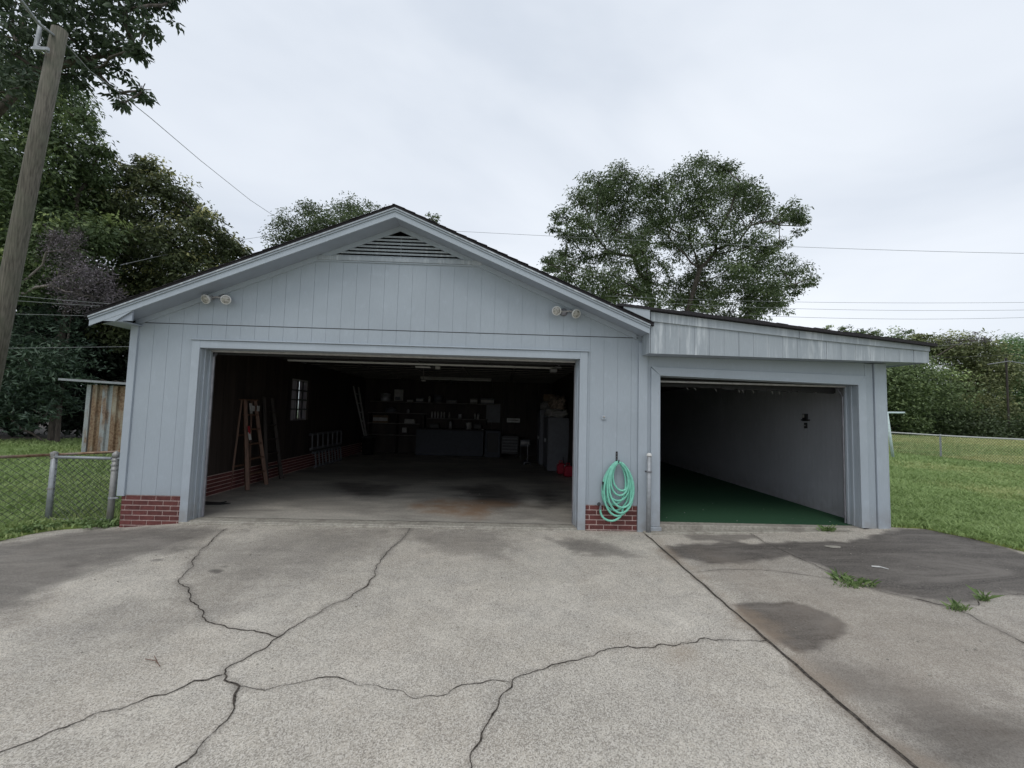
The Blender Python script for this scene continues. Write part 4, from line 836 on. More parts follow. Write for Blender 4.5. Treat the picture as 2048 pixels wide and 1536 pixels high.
# ================================================================== CHAIN LINK FENCES
def chain(m, P0, P1, z0, z1, pitch, r, sag=None):
    """diamond wire between plan points P0 and P1; z0/z1 may be (start, end) pairs"""
    A = Vector((*P0, 0)); B = Vector((*P1, 0)); L = (B-A).length; d = (B-A)/L; H = max(z1[0]-z0[0], z1[1]-z0[1])
    nrm = Vector((-d.y, d.x, 0))
    def pt(s, h, off=0):
        f = s/L; lo = z0[0]+(z0[1]-z0[0])*f; hi = z1[0]+(z1[1]-z1[0])*f
        q = A+d*s+nrm*off; return Vector((q.x, q.y, lo+min(h, hi-lo)))
    s0 = -H
    s = s0
    while s < L:
        for sg in (1, -1):
            a, b = (s, 0.), (s+H, H)
            if sg < 0: a, b = (s+H, 0.), (s, H)
            (sa, ha), (sb, hb) = a, b
            # clip to 0..L
            def cl(sa, ha, sb, hb):
                if sa > sb: sa, ha, sb, hb = sb, hb, sa, ha
                if sb <= 0 or sa >= L: return None
                if sa < 0: ha += (hb-ha)*(0-sa)/(sb-sa); sa = 0
                if sb > L: hb = ha+(hb-ha)*(L-sa)/(sb-sa); sb = L
                return sa, ha, sb, hb
            c = cl(sa, ha, sb, hb)
            if c and c[2]-c[0] > .005:
                m.tube([pt(c[0], c[1], r*sg), pt(c[2], c[3], r*sg)], r, 3, cap=False)
        s += pitch
def fences():
    zl = -.10
    t = thing('chain_link_fence', 'old chain link fence on the left with a rusty top rail', 'fence', (-4.98, .13, zl))
    def post(x, y, z0, z1, r, mat, name='post'):
        p = MB().tube([(x, y, z0-.1), (x+random.uniform(-.01, .01), y, z1)], r, 12).build(name, mat, t, smooth=True)
        MB().lathe([(r+.006, -.03), (r+.008, 0), (r+.004, .02), (.0, .036)], (x, y, z1), 12).build('post_cap', 'galvanised_rusty', p)
        for zz in (z1-.06, z0+.42): MB().lathe([(r+.004, 0), (r+.005, .01), (r+.005, .02), (r+.004, .025)], (x, y, zz), 12).build('band', 'galvanised_rusty', p)
    post(-5.0, .14, zl, .775, .034, 'galvanised'); 
    post(-7.2, -2.28, zl, .74, .034, 'galvanised')
    post(-4.13, .95, zl, .84, .028, 'galvanised_rusty')
    def rail(P, r, mat='rail_rust'):
        MB().tube(P, r, 8).build('top_rail', mat, t, smooth=True)
    rail([(-4.05, 1.02, .80), (-4.5, .60, .775), (-5.0, .14, .762)], .017)
    rail([(-5.0, .14, .762), (-5.7, -.62, .752), (-6.4, -1.4, .735), (-7.2, -2.28, .73), (-9, -4.2, .72)], .018)
    m = MB(); chain(m, (-4.08, 1.0), (-5.0, .14), (zl, zl), (.79, .75), .082, .0027); chain(m, (-5.0, .14), (-9, -4.2), (zl-.02, zl-.04), (.75, .71), .082, .0027)
    m.build('chain_mesh', 'mesh_wire', t, kind='stuff')
    g = thing('fence_gate', 'small chain link gate beside the left corner of the garage', 'gate', (-4.6, .13, zl))
    MB().tube([(-4.965, .125, .735), (-4.25, .125, .735)], .019, 10).build('top_rail', 'galvanised', g, smooth=True)
    MB().tube([(-4.965, .125, -.05), (-4.25, .125, -.04)], .010, 8).build('bottom_rail', 'galvanised_rusty', g)
    m = MB(); chain(m, (-4.96, .125), (-4.26, .125), (-.06, -.05), (.73, .73), .082, .0027); m.build('chain_mesh', 'mesh_wire', g, kind='stuff')
    p = thing('gate_post', 'rusty steel gate post with cap and bands at the left corner of the garage', 'post', (-4.20, .12, zl))
    MB().tube([(-4.215, .12, -.2), (-4.20, .12, .79)], .036, 14).build('pipe', 'galvanised_rusty', p, smooth=True)
    MB().lathe([(.041, -.035), (.043, 0), (.036, .02), (.014, .04), (.0, .05)], (-4.20, .12, .785), 14).build('cap', 'galvanised_rusty', p, smooth=True)
    for z in (.70, .64, .58, .22): MB().lathe([(.039, 0), (.042, .006), (.042, .020), (.039, .026)], (-4.205, .12, z), 14).build('band', 'galvanised_rusty' if z > .3 else 'galvanised', p)
    MB().tube([(-4.18, .11, .735), (-4.09, .10, .745)], .013, 8).build('hinge_pin', 'galvanised', p)
    MB().tube([(-4.19, .11, .232), (-4.11, .10, .240)], .012, 8).build('hinge_pin', 'galvanised', p)
    # far fence on the right
    f = thing('chain_link_fence', 'long chain link fence with pale top rail across the back of the right lawn', 'fence', (18.6, 12, 0))
    A = (18.05, 22.0); Bp = (18.75, 4.5)
    def at(y): k = (y-A[1])/(Bp[1]-A[1]); return A[0]+(Bp[0]-A[0])*k
    def fx(y): return float(np.interp(y, [-2, 11.5, 13.8, 30], [18.2, 18.7, 18.8, 19.4]))
    for y in (0.2, 5.9, 11.6, 17.4, 23.1):
        x = fx(y); q = MB().tube([(x, y, -.1), (x, y, 1.0)], .032, 8).build('post', 'galvanised', f)
        MB().lathe([(.036, 0), (.03, .03), (.0, .045)], (x, y, 1.0), 8).build('post_cap', 'galvanised', q)
    MB().tube([(fx(y), y, 1.0+.01*math.sin(y)) for y in np.arange(-2, 30, 1.)], .03, 6).build('top_rail', 'white_paint', f)
    m = MB()
    ya = np.arange(-2, 30, 4.)
    for y in ya: chain(m, (fx(y), y), (fx(y+4), y+4), (.0, .0), (.99, .99), .10, .004)
    m.build('chain_mesh', 'mesh_wire', f, kind='stuff')
    # clothes line post
    c = thing('clothesline_post', 'leaning pale mint metal T-post on the right lawn beside the garage', 'post', (16.16, 11, 0))
    MB().tube([(16.17, 11, -.1), (15.95, 11, 1.835)], .05, 10).build('pipe', 'mint_paint', c, smooth=True)
    MB().tube([(15.55, 11.4, 1.84), (16.40, 10.7, 1.855)], .038, 8).build('crossarm', 'mint_paint', c, smooth=True)
fences()

def shed():
    s = thing('metal_shed', 'small corrugated metal shed with rusty streaks behind the left fence', 'shed', (-9.9, 7.3, -.13))
    x0, x1, y0, y1 = -11.15, -8.1, 7.05, 9.6
    # corrugated front: separate rib panels
    w = .285; x = x0+.12; k = 0
    MB().box(x0-.01, x0+.11, y0-.02, y0+.05, -.14, 1.93).build('corner_trim', 'shed_metal', s)
    while x < x1:
        a, b = x, x+w; m = MB(); y = y0
        prof = [(a, y+.02), (a+w*.12, y+.02), (a+w*.2, y-.03), (a+w*.62, y-.03), (a+w*.7, y+.02), (b, y+.02), (b, y+.035), (a, y+.035)]
        m.prism(prof, -.14, 1.93-(x-x0)*.02, 'z'); m.build('corrugated_panel', 'shed_metal_rusty' if k % 3 != 1 else 'shed_metal', s); x = b; k += 1
    MB().box(x0, x0+.04, y0+.051, y1, -.14, 1.93).build('side_wall', 'shed_metal', s); MB().box(x0+.04, x1, y1-.04, y1, -.14, 1.95).build('back_wall', 'shed_metal', s)
    m = MB().prism([(x0-.50, 2.08), (x1+.3, 1.93), (x1+.3, 1.87), (x0-.50, 2.02)], y0-.35, y1+.2, 'y'); r = m.build('roof', 'galvanised', s)
    m = MB()
    for i in range(60):
        xx = random.uniform(x0, x1); yy = random.uniform(y0-.25, y0+.6); zz = 2.09-(xx-x0+.5)*.039
        a = random.random()*6.28; m.tube([(xx, yy, zz), (xx+.12*math.cos(a), yy+.12*math.sin(a), zz+random.uniform(.0, .05))], .006, 4)
    m.build('leaf_litter', 'soil', r, kind='stuff')
shed()

# ================================================================== POLE AND WIRES
def polewires():
    (tx, ty, tz), (bx, by, bz) = POLE; k = (bz+.4)/(tz-bz)
    ft = (bx-(tx-bx)*k, by, -.4)
    p = thing('utility_pole', 'leaning weathered wooden utility pole at the left edge with a metal cable bracket', 'pole', (ft[0], ft[1], -.14))
    MB().tube([ft, (bx, by, bz), ((bx+tx)/2, by, (bz+tz)/2), (tx, ty, tz)], [.125, .117, .108, .097], 24).build('shaft', 'pole_wood', p, smooth=True)
    MB().lathe([(.096, 0), (.08, .02), (.0, .04)], (tx, ty, tz-.01), 20).build('pole_top', 'pole_wood', p)
    br = MB().tube([(tx-.20, ty-.12, tz+.02), (tx-.14, ty-.15, tz-.10), (tx-.14, ty-.16, tz-.28), (tx-.17, ty-.15, tz-.42), (tx-.05, ty-.165, tz-.46), (tx+.03, ty-.16, tz-.50)], [.02, .026, .030, .030, .024, .02], 8).build('bracket', 'galvanised', p, smooth=True)
    MB().box(tx-.19, tx+.05, ty-.19, ty-.15, tz-.50, tz-.44).build('bracket_foot', 'galvanised', p, bevel=.008)
    g = MB().tube(GUY, .022, 8).build('cable', 'galvanised'); tag(g, 'thick grey cable running up and left from the top of the utility pole', 'cable')
    w = MB().tube(DROP, .008, 6).build('cable', 'wire_grey'); tag(w, 'thin cable slanting down from the utility pole across the sky to behind the gable', 'cable')
    labs = ['highest thin wire crossing behind the big tree on the right', 'second wire from the top, crossing the lower crown of the big tree', 'third wire crossing just above the low roof of the right bay', 'lowest wire above the low roof, ending right of the big tree',
            'thick black cable in front of the bushes on the right', 'faint wire rising above the bushes on the right', 'upper of the two close wires in front of the left trees near the roof eave', 'lower of the two close wires in front of the left trees near the roof eave',
            'wire in front of the left trees just under the roof eave', 'lowest wire in front of the left trees, meeting the garage corner', 'thin wire leaving the yellow-tipped tree towards the gable']
    for (pts, r, k), lb in zip(WIRES, labs):
        P = np.array(pts); tt = np.linspace(0, len(P)-1, 12)
        if len(P) == 3:  # quadratic sag
            Q = []
            for t in np.linspace(0, 1, 14):
                a, b, c = P; Q.append(a*(1-t)*(1-2*t)+b*4*t*(1-t)+c*t*(2*t-1) if False else None)
        if len(P) >= 3:
            u = np.linspace(0, 1, len(P)); tt = np.linspace(0, 1, 14)
            Q = np.stack([np.polyval(np.polyfit(u, P[:, i], min(2, len(P)-1)), tt) for i in range(3)], 1)
        else: Q = P
        o = MB().tube([tuple(q) for q in Q], r, 5).build('overhead_wire', 'wire_black' if k == 'k' else 'wire_grey'); tag(o, lb, 'wire', group='overhead wires')
    q = thing('utility_pole', 'far small utility pole with a crossarm among the bushes on the right', 'pole', (56.1, 40, 0))
    MB().tube([(56.1, 40, -.2), (56.15, 40, 8.9)], .09, 8).build('shaft', 'dark_wood', q)
    MB().tube([(54.0, 40, 8.1), (56.15, 39.8, 8.5), (58.2, 40, 8.3)], .06, 6).build('crossarm', 'dull_aluminium', q)
polewires()

# ================================================================== VEGETATION
def rotbasis(n):
    a = np.where(np.abs(n[:, 2:3]) < .9, np.array([[0, 0, 1.]]), np.array([[1., 0, 0]])); u = np.cross(a, n); u /= np.linalg.norm(u, axis=1)[:, None]+1e-9
    return u, np.cross(n, u)
def foliage(clumps, leaf, K=3., flat=.45, spray=.22, per=22, down=.15, elong=.42, upb=.9, thin=1., radial=0.):
    Vs, Rs, Ts = [], [], []
    for (cx, cy, cz, r) in clumps:
        n = max(60, int(9*K*(r/leaf)**2*thin)); ns = max(4, n//per)
        d = RNG.normal(size=(ns, 3)); d /= np.linalg.norm(d, axis=1)[:, None]; rad = r*RNG.random(ns)**.42*(.75+.5*RNG.random(ns))
        sc = d*rad[:, None]*[1, 1, .85]
        cpos = np.array([cx, cy, cz])+sc
        id_ = RNG.integers(0, ns, n); off = RNG.normal(size=(n, 3))*[1, 1, flat]*(r*spray if r*spray < 6*leaf else 6*leaf)
        off[:, 2] -= down*np.hypot(off[:, 0], off[:, 1])
        p = cpos[id_]+off
        N = RNG.normal(size=(n, 3))*.55+np.array([0, 0, upb])+d[id_]*.35; N /= np.linalg.norm(N, axis=1)[:, None]
        u, v = rotbasis(N); th = RNG.random(n)*6.283; D = u*np.cos(th)[:, None]+v*np.sin(th)[:, None]; S = np.cross(N, D)
        L = leaf*(.6+.7*RNG.random(n)); W = L*elong*(.8+.4*RNG.random(n))
        if radial:
            o2 = off/(np.linalg.norm(off, axis=1)[:, None]+1e-6)+np.array([0, 0, -.35]); o2 += RNG.normal(size=(n, 3))*.25; o2 /= np.linalg.norm(o2, axis=1)[:, None]
            D = o2; S = np.cross(N, D); S /= np.linalg.norm(S, axis=1)[:, None]+1e-6; N = np.cross(D, S); p = cpos[id_]+off*radial+D*(L*.55)[:, None]
        a = p-D*(L*.5)[:, None]; b = p+D*(L*.5)[:, None]-N*(L*.12)[:, None]; c = p+S*(W*.5)[:, None]+N*(L*.08)[:, None]; e = p-S*(W*.5)[:, None]+N*(L*.08)[:, None]
        Vs.append(np.stack([a, c, b, e], 1).reshape(-1, 3))
        sr = RNG.random(ns)
        Rs.append(np.repeat(np.clip(.55*sr[id_]+.45*RNG.random(n), 0, 1), 4)); outer = np.clip(rad/r, 0, 1)
        Ts.append(np.repeat(np.clip(.62*(RNG.random(ns)**.5*outer*(d[:, 2]*.5+.6))[id_]*1.3+.15*RNG.random(n), 0, 1), 4))  # paler upper, outer sprays: yellowish leaf tips, plus highlights put into the colour
    V = np.concatenate(Vs); n = len(V)//4; i = np.arange(n)[:, None]*4
    F = np.concatenate([i+[0, 1, 2], i+[0, 2, 3]], 0)
    return V, F, {'rnd': np.concatenate(Rs), 'pale_tint': np.concatenate(Ts)}
def skeleton(base, leaders, clumps, rmin=.02, power=.5, twigs=3, twl=.8, sides=6, steps=4):
    """limbs: polyline leaders from the base, then each clump joined to the nearest lower node"""
    nodes = [Vector(base)]; par = [-1]
    for L in leaders:
        prev = 0
        P = [Vector(base)]+[Vector(p) for p in L]
        for a, b in zip(P[:-1], P[1:]):
            n = max(1, int((b-a).length/1.))
            for q in range(1, n+1):
                j = Vector((random.uniform(-1, 1), random.uniform(-1, 1), 0))*.05
                nodes.append(a+(b-a)*q/n+j); par.append(prev); prev = len(nodes)-1
    plen = [0.]
    for i in range(1, len(nodes)): plen.append(plen[par[i]]+.3*(nodes[i]-nodes[par[i]]).length)
    nmain = len(nodes); stride = steps+2*twigs
    order = sorted(clumps, key=lambda c: min((Vector(c[:3])-n).length for n in nodes))
    ends = []
    for c in order:
        C = Vector(c[:3]); best = None
        for i, nd in enumerate(nodes):
            dv = C-nd; cost = dv.length+max(0, -dv.z)*1.2+.55*plen[i]
            if i >= nmain and (i-nmain) % stride >= steps: continue
            if best is None or cost < best[0]: best = (cost, i)
        i = best[1]; A = nodes[i]; prev = i; m = A+(C-A)*.5+Vector((0, 0, (C-A).length*-.06))+Vector([random.uniform(-1, 1)*.10*(C-A).length for _ in range(3)])
        for q in range(1, steps+1):
            t = q/steps; p = A*(1-t)**2+m*2*t*(1-t)+C*t*t; p += Vector([random.uniform(-1, 1)*.03*(C-A).length for _ in range(3)])
            nodes.append(p); par.append(prev); plen.append(plen[prev]+(p-nodes[prev]).length); prev = len(nodes)-1
        for k in range(twigs):
            d = Vector((random.gauss(0, 1), random.gauss(0, 1), random.gauss(.3, .8))).normalized()
            pr = prev
            for q in (1, 2):
                nodes.append(C+d*c[3]*twl*q/2+Vector([random.uniform(-1, 1)*.08*c[3] for _ in range(3)])); par.append(pr); plen.append(0.); pr = len(nodes)-1
    cnt = [0]*len(nodes); kids = [0]*len(nodes)
    for i in range(len(nodes)):
        if par[i] >= 0: kids[par[i]] += 1
    for i in range(len(nodes)-1, -1, -1):
        if kids[i] == 0: cnt[i] += 1
        if par[i] >= 0: cnt[par[i]] += cnt[i]
    rad = [rmin*c**power for c in cnt]
    m = MB()
    for i in range(1, len(nodes)):
        q = par[i]; r0 = min(rad[q], rad[i]*1.35) if q else rad[i]*1.25
        m.tube([nodes[q], nodes[i]], [r0, rad[i]], sides if rad[i] > rmin*1.6 else 4, cap=False)
    return m
def tree(name, label, cat, base, leaders, clumps, leaf, mat, bark='bark', group=None, rmin=.02, power=.5, twigs=3, K=3., part='crown', **kw):
    t = thing(name, label, cat, base, group)
    skeleton(base, leaders, clumps, rmin, power, twigs).build('trunk', bark, t, smooth=True)
    V, F, A = foliage(clumps, leaf, K, **kw); arrmesh(part, V, F, mat, parent=t, attrs=A)
    return t
def vegetation():
    tree('shade_tree', 'big leafy tree with spreading limbs standing behind the low right roof', 'tree', (13.6, 24, -.1), [[(13.3, 24, 5), (13.5, 24.2, 8), (14.6, 24, 12)], [(12.6, 23.6, 3.5), (11.6, 24, 7), (10.8, 24, 11)], [(13.9, 24.3, 3), (15.6, 23.6, 6.2), (18., 23.8, 9)]], T8, .19, 'oak_leaf', K=3.7, rmin=.014, power=.48, twigs=5, spray=.23, per=42, radial=.8, flat=.5)
    tree('leafy_tree', 'green tree top showing just above the left slope of the gable', 'tree', (-3.5, 19, -.1), [[(-3.5, 19, 5), (-3.3, 19, 8)]], T7, .15, 'oak_leaf', K=4.2, rmin=.012, spray=.22, per=16)
    tree('overhanging_tree', 'tree whose dark leafy boughs hang into the upper left corner beside the pole', 'tree', (-12.5, 4.6, -.14), [[(-12.2, 4.4, 4), (-11.2, 4, 7.5), (-9.8, 3.8, 8.8), (-7.6, 3.6, 9.3)]], T1, .15, 'overhang_leaf', K=3.6, rmin=.009, power=.5, twigs=4, spray=.22, flat=.4, down=.2, per=9, radial=.35)
    tree('broadleaf_tree', 'tall mid-green tree behind the utility pole', 'tree', (-15.5, 10.5, -.14), [[(-15.5, 10.5, 5), (-15.2, 10.3, 9)]], T2, .17, 'mid_green_leaf', K=6, rmin=.014, spray=.25, upb=.7, per=14, radial=.5)
    tree('magnolia_tree', 'rounded dark tree with yellowish leaf tips above the left eave', 'tree', (-9.5, 13, -.14), [[(-9.5, 13, 4), (-9.4, 12.8, 6)]], T3, .17, 'magnolia_leaf', K=6.5, rmin=.014, spray=.22, upb=.7, per=12, radial=.4)
    tree('spruce_tree', 'bluish-green conifer with drooping sprays low on the left', 'tree', (-15.0, 10.2, -.14), [[(-15, 10.2, 3), (-14.9, 10.2, 6)]], T4, .20, 'spruce_leaf', K=5.5, rmin=.012, flat=.18, elong=.26, down=.45, spray=.3)
    tree('weeping_tree', 'weeping tree with purplish-grey leaves and bare pale twigs left of the eave', 'tree', (-16.6, 8.8, -.14), [[(-16.4, 8.8, 4), (-14.2, 8.4, 5.8)]], T5, .075, 'purple_leaf', bark='pale_bark', K=2.6, rmin=.006, twigs=9, flat=1.4, down=.8, spray=.2)
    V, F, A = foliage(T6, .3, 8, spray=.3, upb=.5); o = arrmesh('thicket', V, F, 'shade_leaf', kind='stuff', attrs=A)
    # right side
    gr = 'trees and bushes beyond the right fence'
    tree('flowering_bush', 'rounded green bush directly right of the garage corner, beyond the fence', 'bush', (38, 42, 0), [[(38, 42, 2)]], R1, .34, 'bush_leaf', group=gr, K=8, rmin=.04, spray=.28, twigs=1)
    tree('olive_tree', 'wide olive-green tree in the middle of the growth beyond the right fence', 'tree', (46, 46, 0), [[(46, 46, 4), (47, 46, 8)]], R2, .36, 'olive_leaf', group=gr, K=8, rmin=.05, spray=.28, flat=.25, down=.25, twigs=2)
    tree('bright_tree', 'bright green tree at the right edge beyond the fence', 'tree', (62, 52, 0), [[(62, 52, 5)]], R3, .38, 'far_leaf', group=gr, K=8, rmin=.05, spray=.28, twigs=1)
    tree('far_tree', 'low far treetops peeking over the end of the low roof', 'tree', (50, 60, 0), [[(50, 60, 6)]], R5, .35, 'bush_leaf', group=gr, K=3, rmin=.04, twigs=3)
    tree('bare_topped_tree', 'sparse tree with thin purplish twigs above the olive tree', 'tree', (46.5, 44, 0), [[(46.5, 44, 6)]], R4, .2, 'purple_leaf', bark='bark', group=gr, K=1., rmin=.012, twigs=9)
    # dark hedge base under the right trees
    hp = [(30+i*2.6, 44-.35*i+random.uniform(-1, 1), random.uniform(.6, 1.8), random.uniform(1.6, 2.4)) for i in range(15)]
    V, F, A = foliage(hp, .32, 6, spray=.3, upb=.6); arrmesh('undergrowth', V, F, 'under_leaf', kind='stuff', attrs=A)
    hp = [(34+i*3.2, 56+random.uniform(-2, 2), random.uniform(1, 6), random.uniform(2.6, 3.8)) for i in range(16)]
    V, F, A = foliage(hp, .45, 5, spray=.3, upb=.6); arrmesh('woodland', V, F, 'bush_leaf', kind='stuff', attrs=A)
    # low plants along the left fence foot
    lo = []
    for i in range(30):
        t = i/29; x = -4.08-t*1.0 if t < .62 else -4.70-(t-.62)*.9; y = .06-(.0 if t < .5 else (t-.5)*1.5)
        lo.append((x, y+random.uniform(-.03, .03), -.075+random.uniform(0, .03), random.uniform(.05, .09)))
    V, F, A = foliage(lo, .035, 1.3, flat=.4, spray=.5, elong=.65); o = arrmesh('ground_ivy', V, F, 'weed_leaf', kind='stuff', attrs=A)
    # weeds in the cracks
    labs = ['largest grass tuft growing in the crack of the right slab', 'grass tuft in the crack at the lower right', 'small grass tuft at the slab corner on the far right', 'thin weeds along the threshold of the right bay', 'small tuft where two cracks meet on the right slab']
    for (c, w), lb in zip(WEEDS, labs):
        n = int(330*w); a = RNG.random(n)*6.283; rr = w*.55*RNG.random(n)**1.0; x = c[0]+rr*np.cos(a); y = c[1]+rr*np.sin(a)*.38
        z = gz(x, np.minimum(y, 0)); h = (.025+.06*RNG.random(n)**2)*(1.25-rr/w); ph = RNG.random(n)*6.283; wd = .0022+.0015*RNG.random(n); bd = h*(.5+RNG.random(n)*1.3)
        p0 = np.stack([x-np.sin(ph)*wd, y+np.cos(ph)*wd, z-.004], -1); p1 = np.stack([x+np.sin(ph)*wd, y-np.cos(ph)*wd, z-.004], -1)
        p2 = np.stack([x+np.cos(ph)*bd*.4+np.sin(ph)*wd*.8, y+np.sin(ph)*bd*.4-np.cos(ph)*wd*.8, z+h*.75], -1); p3 = np.stack([x+np.cos(ph)*bd, y+np.sin(ph)*bd, z+h], -1)
        V = np.stack([p0, p1, p2, p3], 1).reshape(-1, 3); i = np.arange(n)[:, None]*4
        o = arrmesh('weed_tuft', V, np.concatenate([i+[0, 1, 2], i+[0, 2, 3]], 0), 'weed_leaf', attrs={'rnd': np.repeat(RNG.random(n), 4), 'pale_tint': np.zeros(4*n)})
        tag(o, lb, 'weed')
vegetation()

# ================================================================== SMALL THINGS ON THE DRIVEWAY
def litter():
    m = MB(); a, b, c, d = [Vector((x, y, gzf(x, y)+.008)) for x, y in TWIG]
    m.tube([a, (a+b)/2+Vector((.01, .01, .004)), b], .0022, 5); m.tube([c, d+Vector((0, 0, .004)), b], .0018, 5)
    tag(m.build('twig', 'dry_twig'), 'small reddish dry forked twig lying on the left of the driveway', 'twig')
    x, y = SCRAP; z = gzf(x, y)+.006
    m = MB().tube([(x-.05, y+.03, z), (x, y, z+.006), (x+.02, y+.005, z+.003), (x+.06, y-.04, z)], [.006, .009, .006, .004], 6); m.tube([(x, y, z), (x+.03, y+.025, z)], .005, 5)
    tag(m.build('paper_scrap', 'white_paint'), 'small white twisted scrap lying on the dark stain of the right slab', 'scrap')
    m = MB()
    for i in range(420):
        if random.random() < .5: x, y = random.uniform(-3.9, 5.8), random.uniform(-.25, -.06)
        else: x, y = random.uniform(-4, 6), random.uniform(-3, -.2)
        z = gzf(x, y)+.004; r = random.uniform(.002, .0065)
        m.box(x-r, x+r, y-r*.7, y+r*.7, z, z+r*.6)
    o = m.build('grit', 'threshold_concrete', kind='stuff')
    m = MB()
    for i in range(12):
        x, y = random.uniform(2.9, 5.5), .15+random.random()**2*1.5; r = random.uniform(.003, .008); m.box(x-r, x+r, y-r*.6, y+r*.6, .084, .087)
    m.build('carpet_lint', 'off_white', kind='stuff')
    m = MB()
    for i in range(40):
        x, y = random.uniform(-2.9, 1.6), random.uniform(.25, 3.); r = random.uniform(.004, .012); m.box(x-r, x+r, y-r, y+r, .003, .006)
    m.build('floor_crumbs', 'off_white', kind='stuff')
litter()

# ================================================================== INSIDE THE MAIN BAY
def stepladder(loc, h, w, mat, label, spread=.30, tops=True):
    """A-frame standing parallel to the left wall: front rails towards +x"""
    x, y, z = loc
    t = thing('stepladder', label, 'stepladder', loc, group='stepladders by the left wall')
    top = Vector((x-spread*.85, y+w/2, z+h))
    for s in (0, 1):
        yy = y+s*w; yt = top.y+(s-.5)*w*.5
        MB().tube([(x, yy, z), (top.x+.03, yt, z+h)], [.044, .038], 4).build('front_rail', mat, t)
        MB().tube([(x-spread, yy+(.02 if s == 0 else -.02), z), (top.x-.03, yt, z+h)], [.02, .018], 4).build('rear_leg', mat, t)
    n = 5
    for i in range(1, n+1):
        f = i/(n+1); xx = x+(top.x+.03-x)*f; ya = y+(top.y-w*.25-y)*f; yb = y+w+(top.y+w*.25-y-w)*f
        MB().box(xx-.05, xx+.035, ya, yb, z+h*f-.012, z+h*f+.012).build('step', mat, t)
    for f in (.25, .6): 
        xx = x-spread+(top.x-.03-x+spread)*f; ya = y+(top.y-w*.25-y)*f; yb = y+w+(top.y+w*.25-y-w)*f
        MB().box(xx-.01, xx+.01, ya, yb, z+h*f-.015, z+h*f+.015).build('brace', mat, t)
    MB().box(top.x-.07, top.x+.07, top.y-w*.32, top.y+w*.32, z+h, z+h+.025).build('top_cap', mat, t, bevel=.004)
    return t
def interior():
    t = stepladder((-3.60, 2.04, .0), 1.55, .60, 'ladder_wood', 'reddish-brown wooden stepladder with a warning sticker, nearest the opening by the left wall')
    MB().prism([(-3.655, .90), (-3.645, .90), (-3.675, 1.10), (-3.685, 1.10)], 2.075, 2.125, 'y').build('sticker', 'label_red', t)
    MB().prism([(-3.642, .86), (-3.632, .86), (-3.66, .99), (-3.67, .99)], 2.07, 2.13, 'y').build('sticker', 'white_paint', t)
    MB().prism([(-3.70, 1.32), (-3.69, 1.32), (-3.715, 1.5), (-3.725, 1.5)], 2.15, 2.21, 'y').build('sticker', 'off_white', t)
    for yy in (2.26, 2.42): MB().box(-3.74, -3.725, yy, yy+.07, 1.36, 1.46).build('paper_tag', 'off_white', t)
    stepladder((-3.66, 2.76, .0), 1.62, .56, 'dark_wood', 'dark weathered stepladder standing just behind the wooden one')
    # ladders lying on edge along the wall
    def edge_ladder(y0, y1, z0, z1, x, n, label, lean):
        t = thing('extension_ladder', label, 'ladder', (x, y0, z0), group='ladders along the left wall')
        for z in (z0, z1):
            MB().box(x-.02+(z-z0)*-lean, x+.02+(z-z0)*-lean, y0, y1, z-.03, z+.03).build('rail', 'dim_metal', t)
        for i in range(n):
            yy = y0+.06+(y1-y0-.12)*i/(n-1)
            MB().tube([(x+.03, yy-.03, z0), (x+.03-(z1-z0)*lean, yy+.03, z1)], .020, 6).build('rung', 'dim_metal', t)
    edge_ladder(4.95, 6.7, .03, .36, -3.70, 9, 'aluminium ladder lying on its edge on the floor along the left wall', .2)
    edge_ladder(4.90, 6.9, .45, .80, -3.80, 7, 'aluminium ladder section resting above the other one along the left wall', .1)
    t = thing('leaning_ladder', 'pale ladder leaning upright against the left wall near the back', 'ladder', (-3.7, 8.5, 0), group='ladders along the left wall')
    for a in (0, .30): MB().tube([(-3.62, 8.85+a*.4, .02), (-3.84, 7.78+a*1.5, 2.14)], .028, 4).build('rail', 'off_white', t)
    for i in range(7):
        f = (i+.6)/7.4; MB().tube([(-3.62-.22*f, 8.85-1.07*f, .02+2.12*f), (-3.62-.22*f, 8.97-.74*f, .02+2.12*f)], .016, 5).build('rung', 'off_white', t)
    t = thing('waste_bin', 'dark round bin standing at the foot of the leaning ladder', 'bin', (-3.45, 8.3, 0))
    MB().lathe([(.17, 0), (.21, .5), (.225, .51), (.225, .54), (.20, .545)], (-3.45, 8.3, .0), 18).build('body', 'black', t, smooth=True)
    MB().lathe([(.23, .55), (.22, .58), (.0, .60)], (-3.45, 8.3, 0), 18).build('lid', 'dark_metal', t, smooth=True)
    # shelves
    t = thing('wall_shelves', 'long dark open shelves fixed on the back wall above the workbench', 'shelves', (-1.7, 9, 1.2))
    for (x0, x1, z) in ((-3.6, .6, 1.72), (-3.65, -1.72, 1.345), (-3.65, -1.95, 1.0), (-3.65, -2.05, .62), (-1.70, .3, 1.20)):
        MB().box(x0, x1, 8.75, 9.19, z-.022, z).build('shelf', 'batten', t)
    for x in (-3.65, -2.75, -1.85): MB().box(x, x+.04, 8.77, 9.18, .0, 1.30).build('upright', 'dark_wood', t)
    for x in (-.9, .25): MB().prism([(8.80, 1.178), (9.19, 1.178), (9.19, .95), (9.17, .95)], x, x+.02, 'x').build('bracket', 'dark_metal', t)
    t = thing('workbench', 'wide workbench with a plain grey front panel against the back wall', 'workbench', (-.9, 8.7, 0))
    MB().box(-2.02, .24, 8.35, 9.15, .83, .87).build('bench_top', 'panel_dark', t, bevel=.004)
    MB().box(-1.97, .20, 8.40, 8.43, .02, .825).build('front_panel', 'bench_panel', t)
    MB().box(-1.97, -1.94, 8.431, 9.1, .02, .825).build('side_panel', 'bench_panel', t); MB().box(.17, .20, 8.431, 9.1, .02, .825).build('side_panel', 'bench_panel', t)
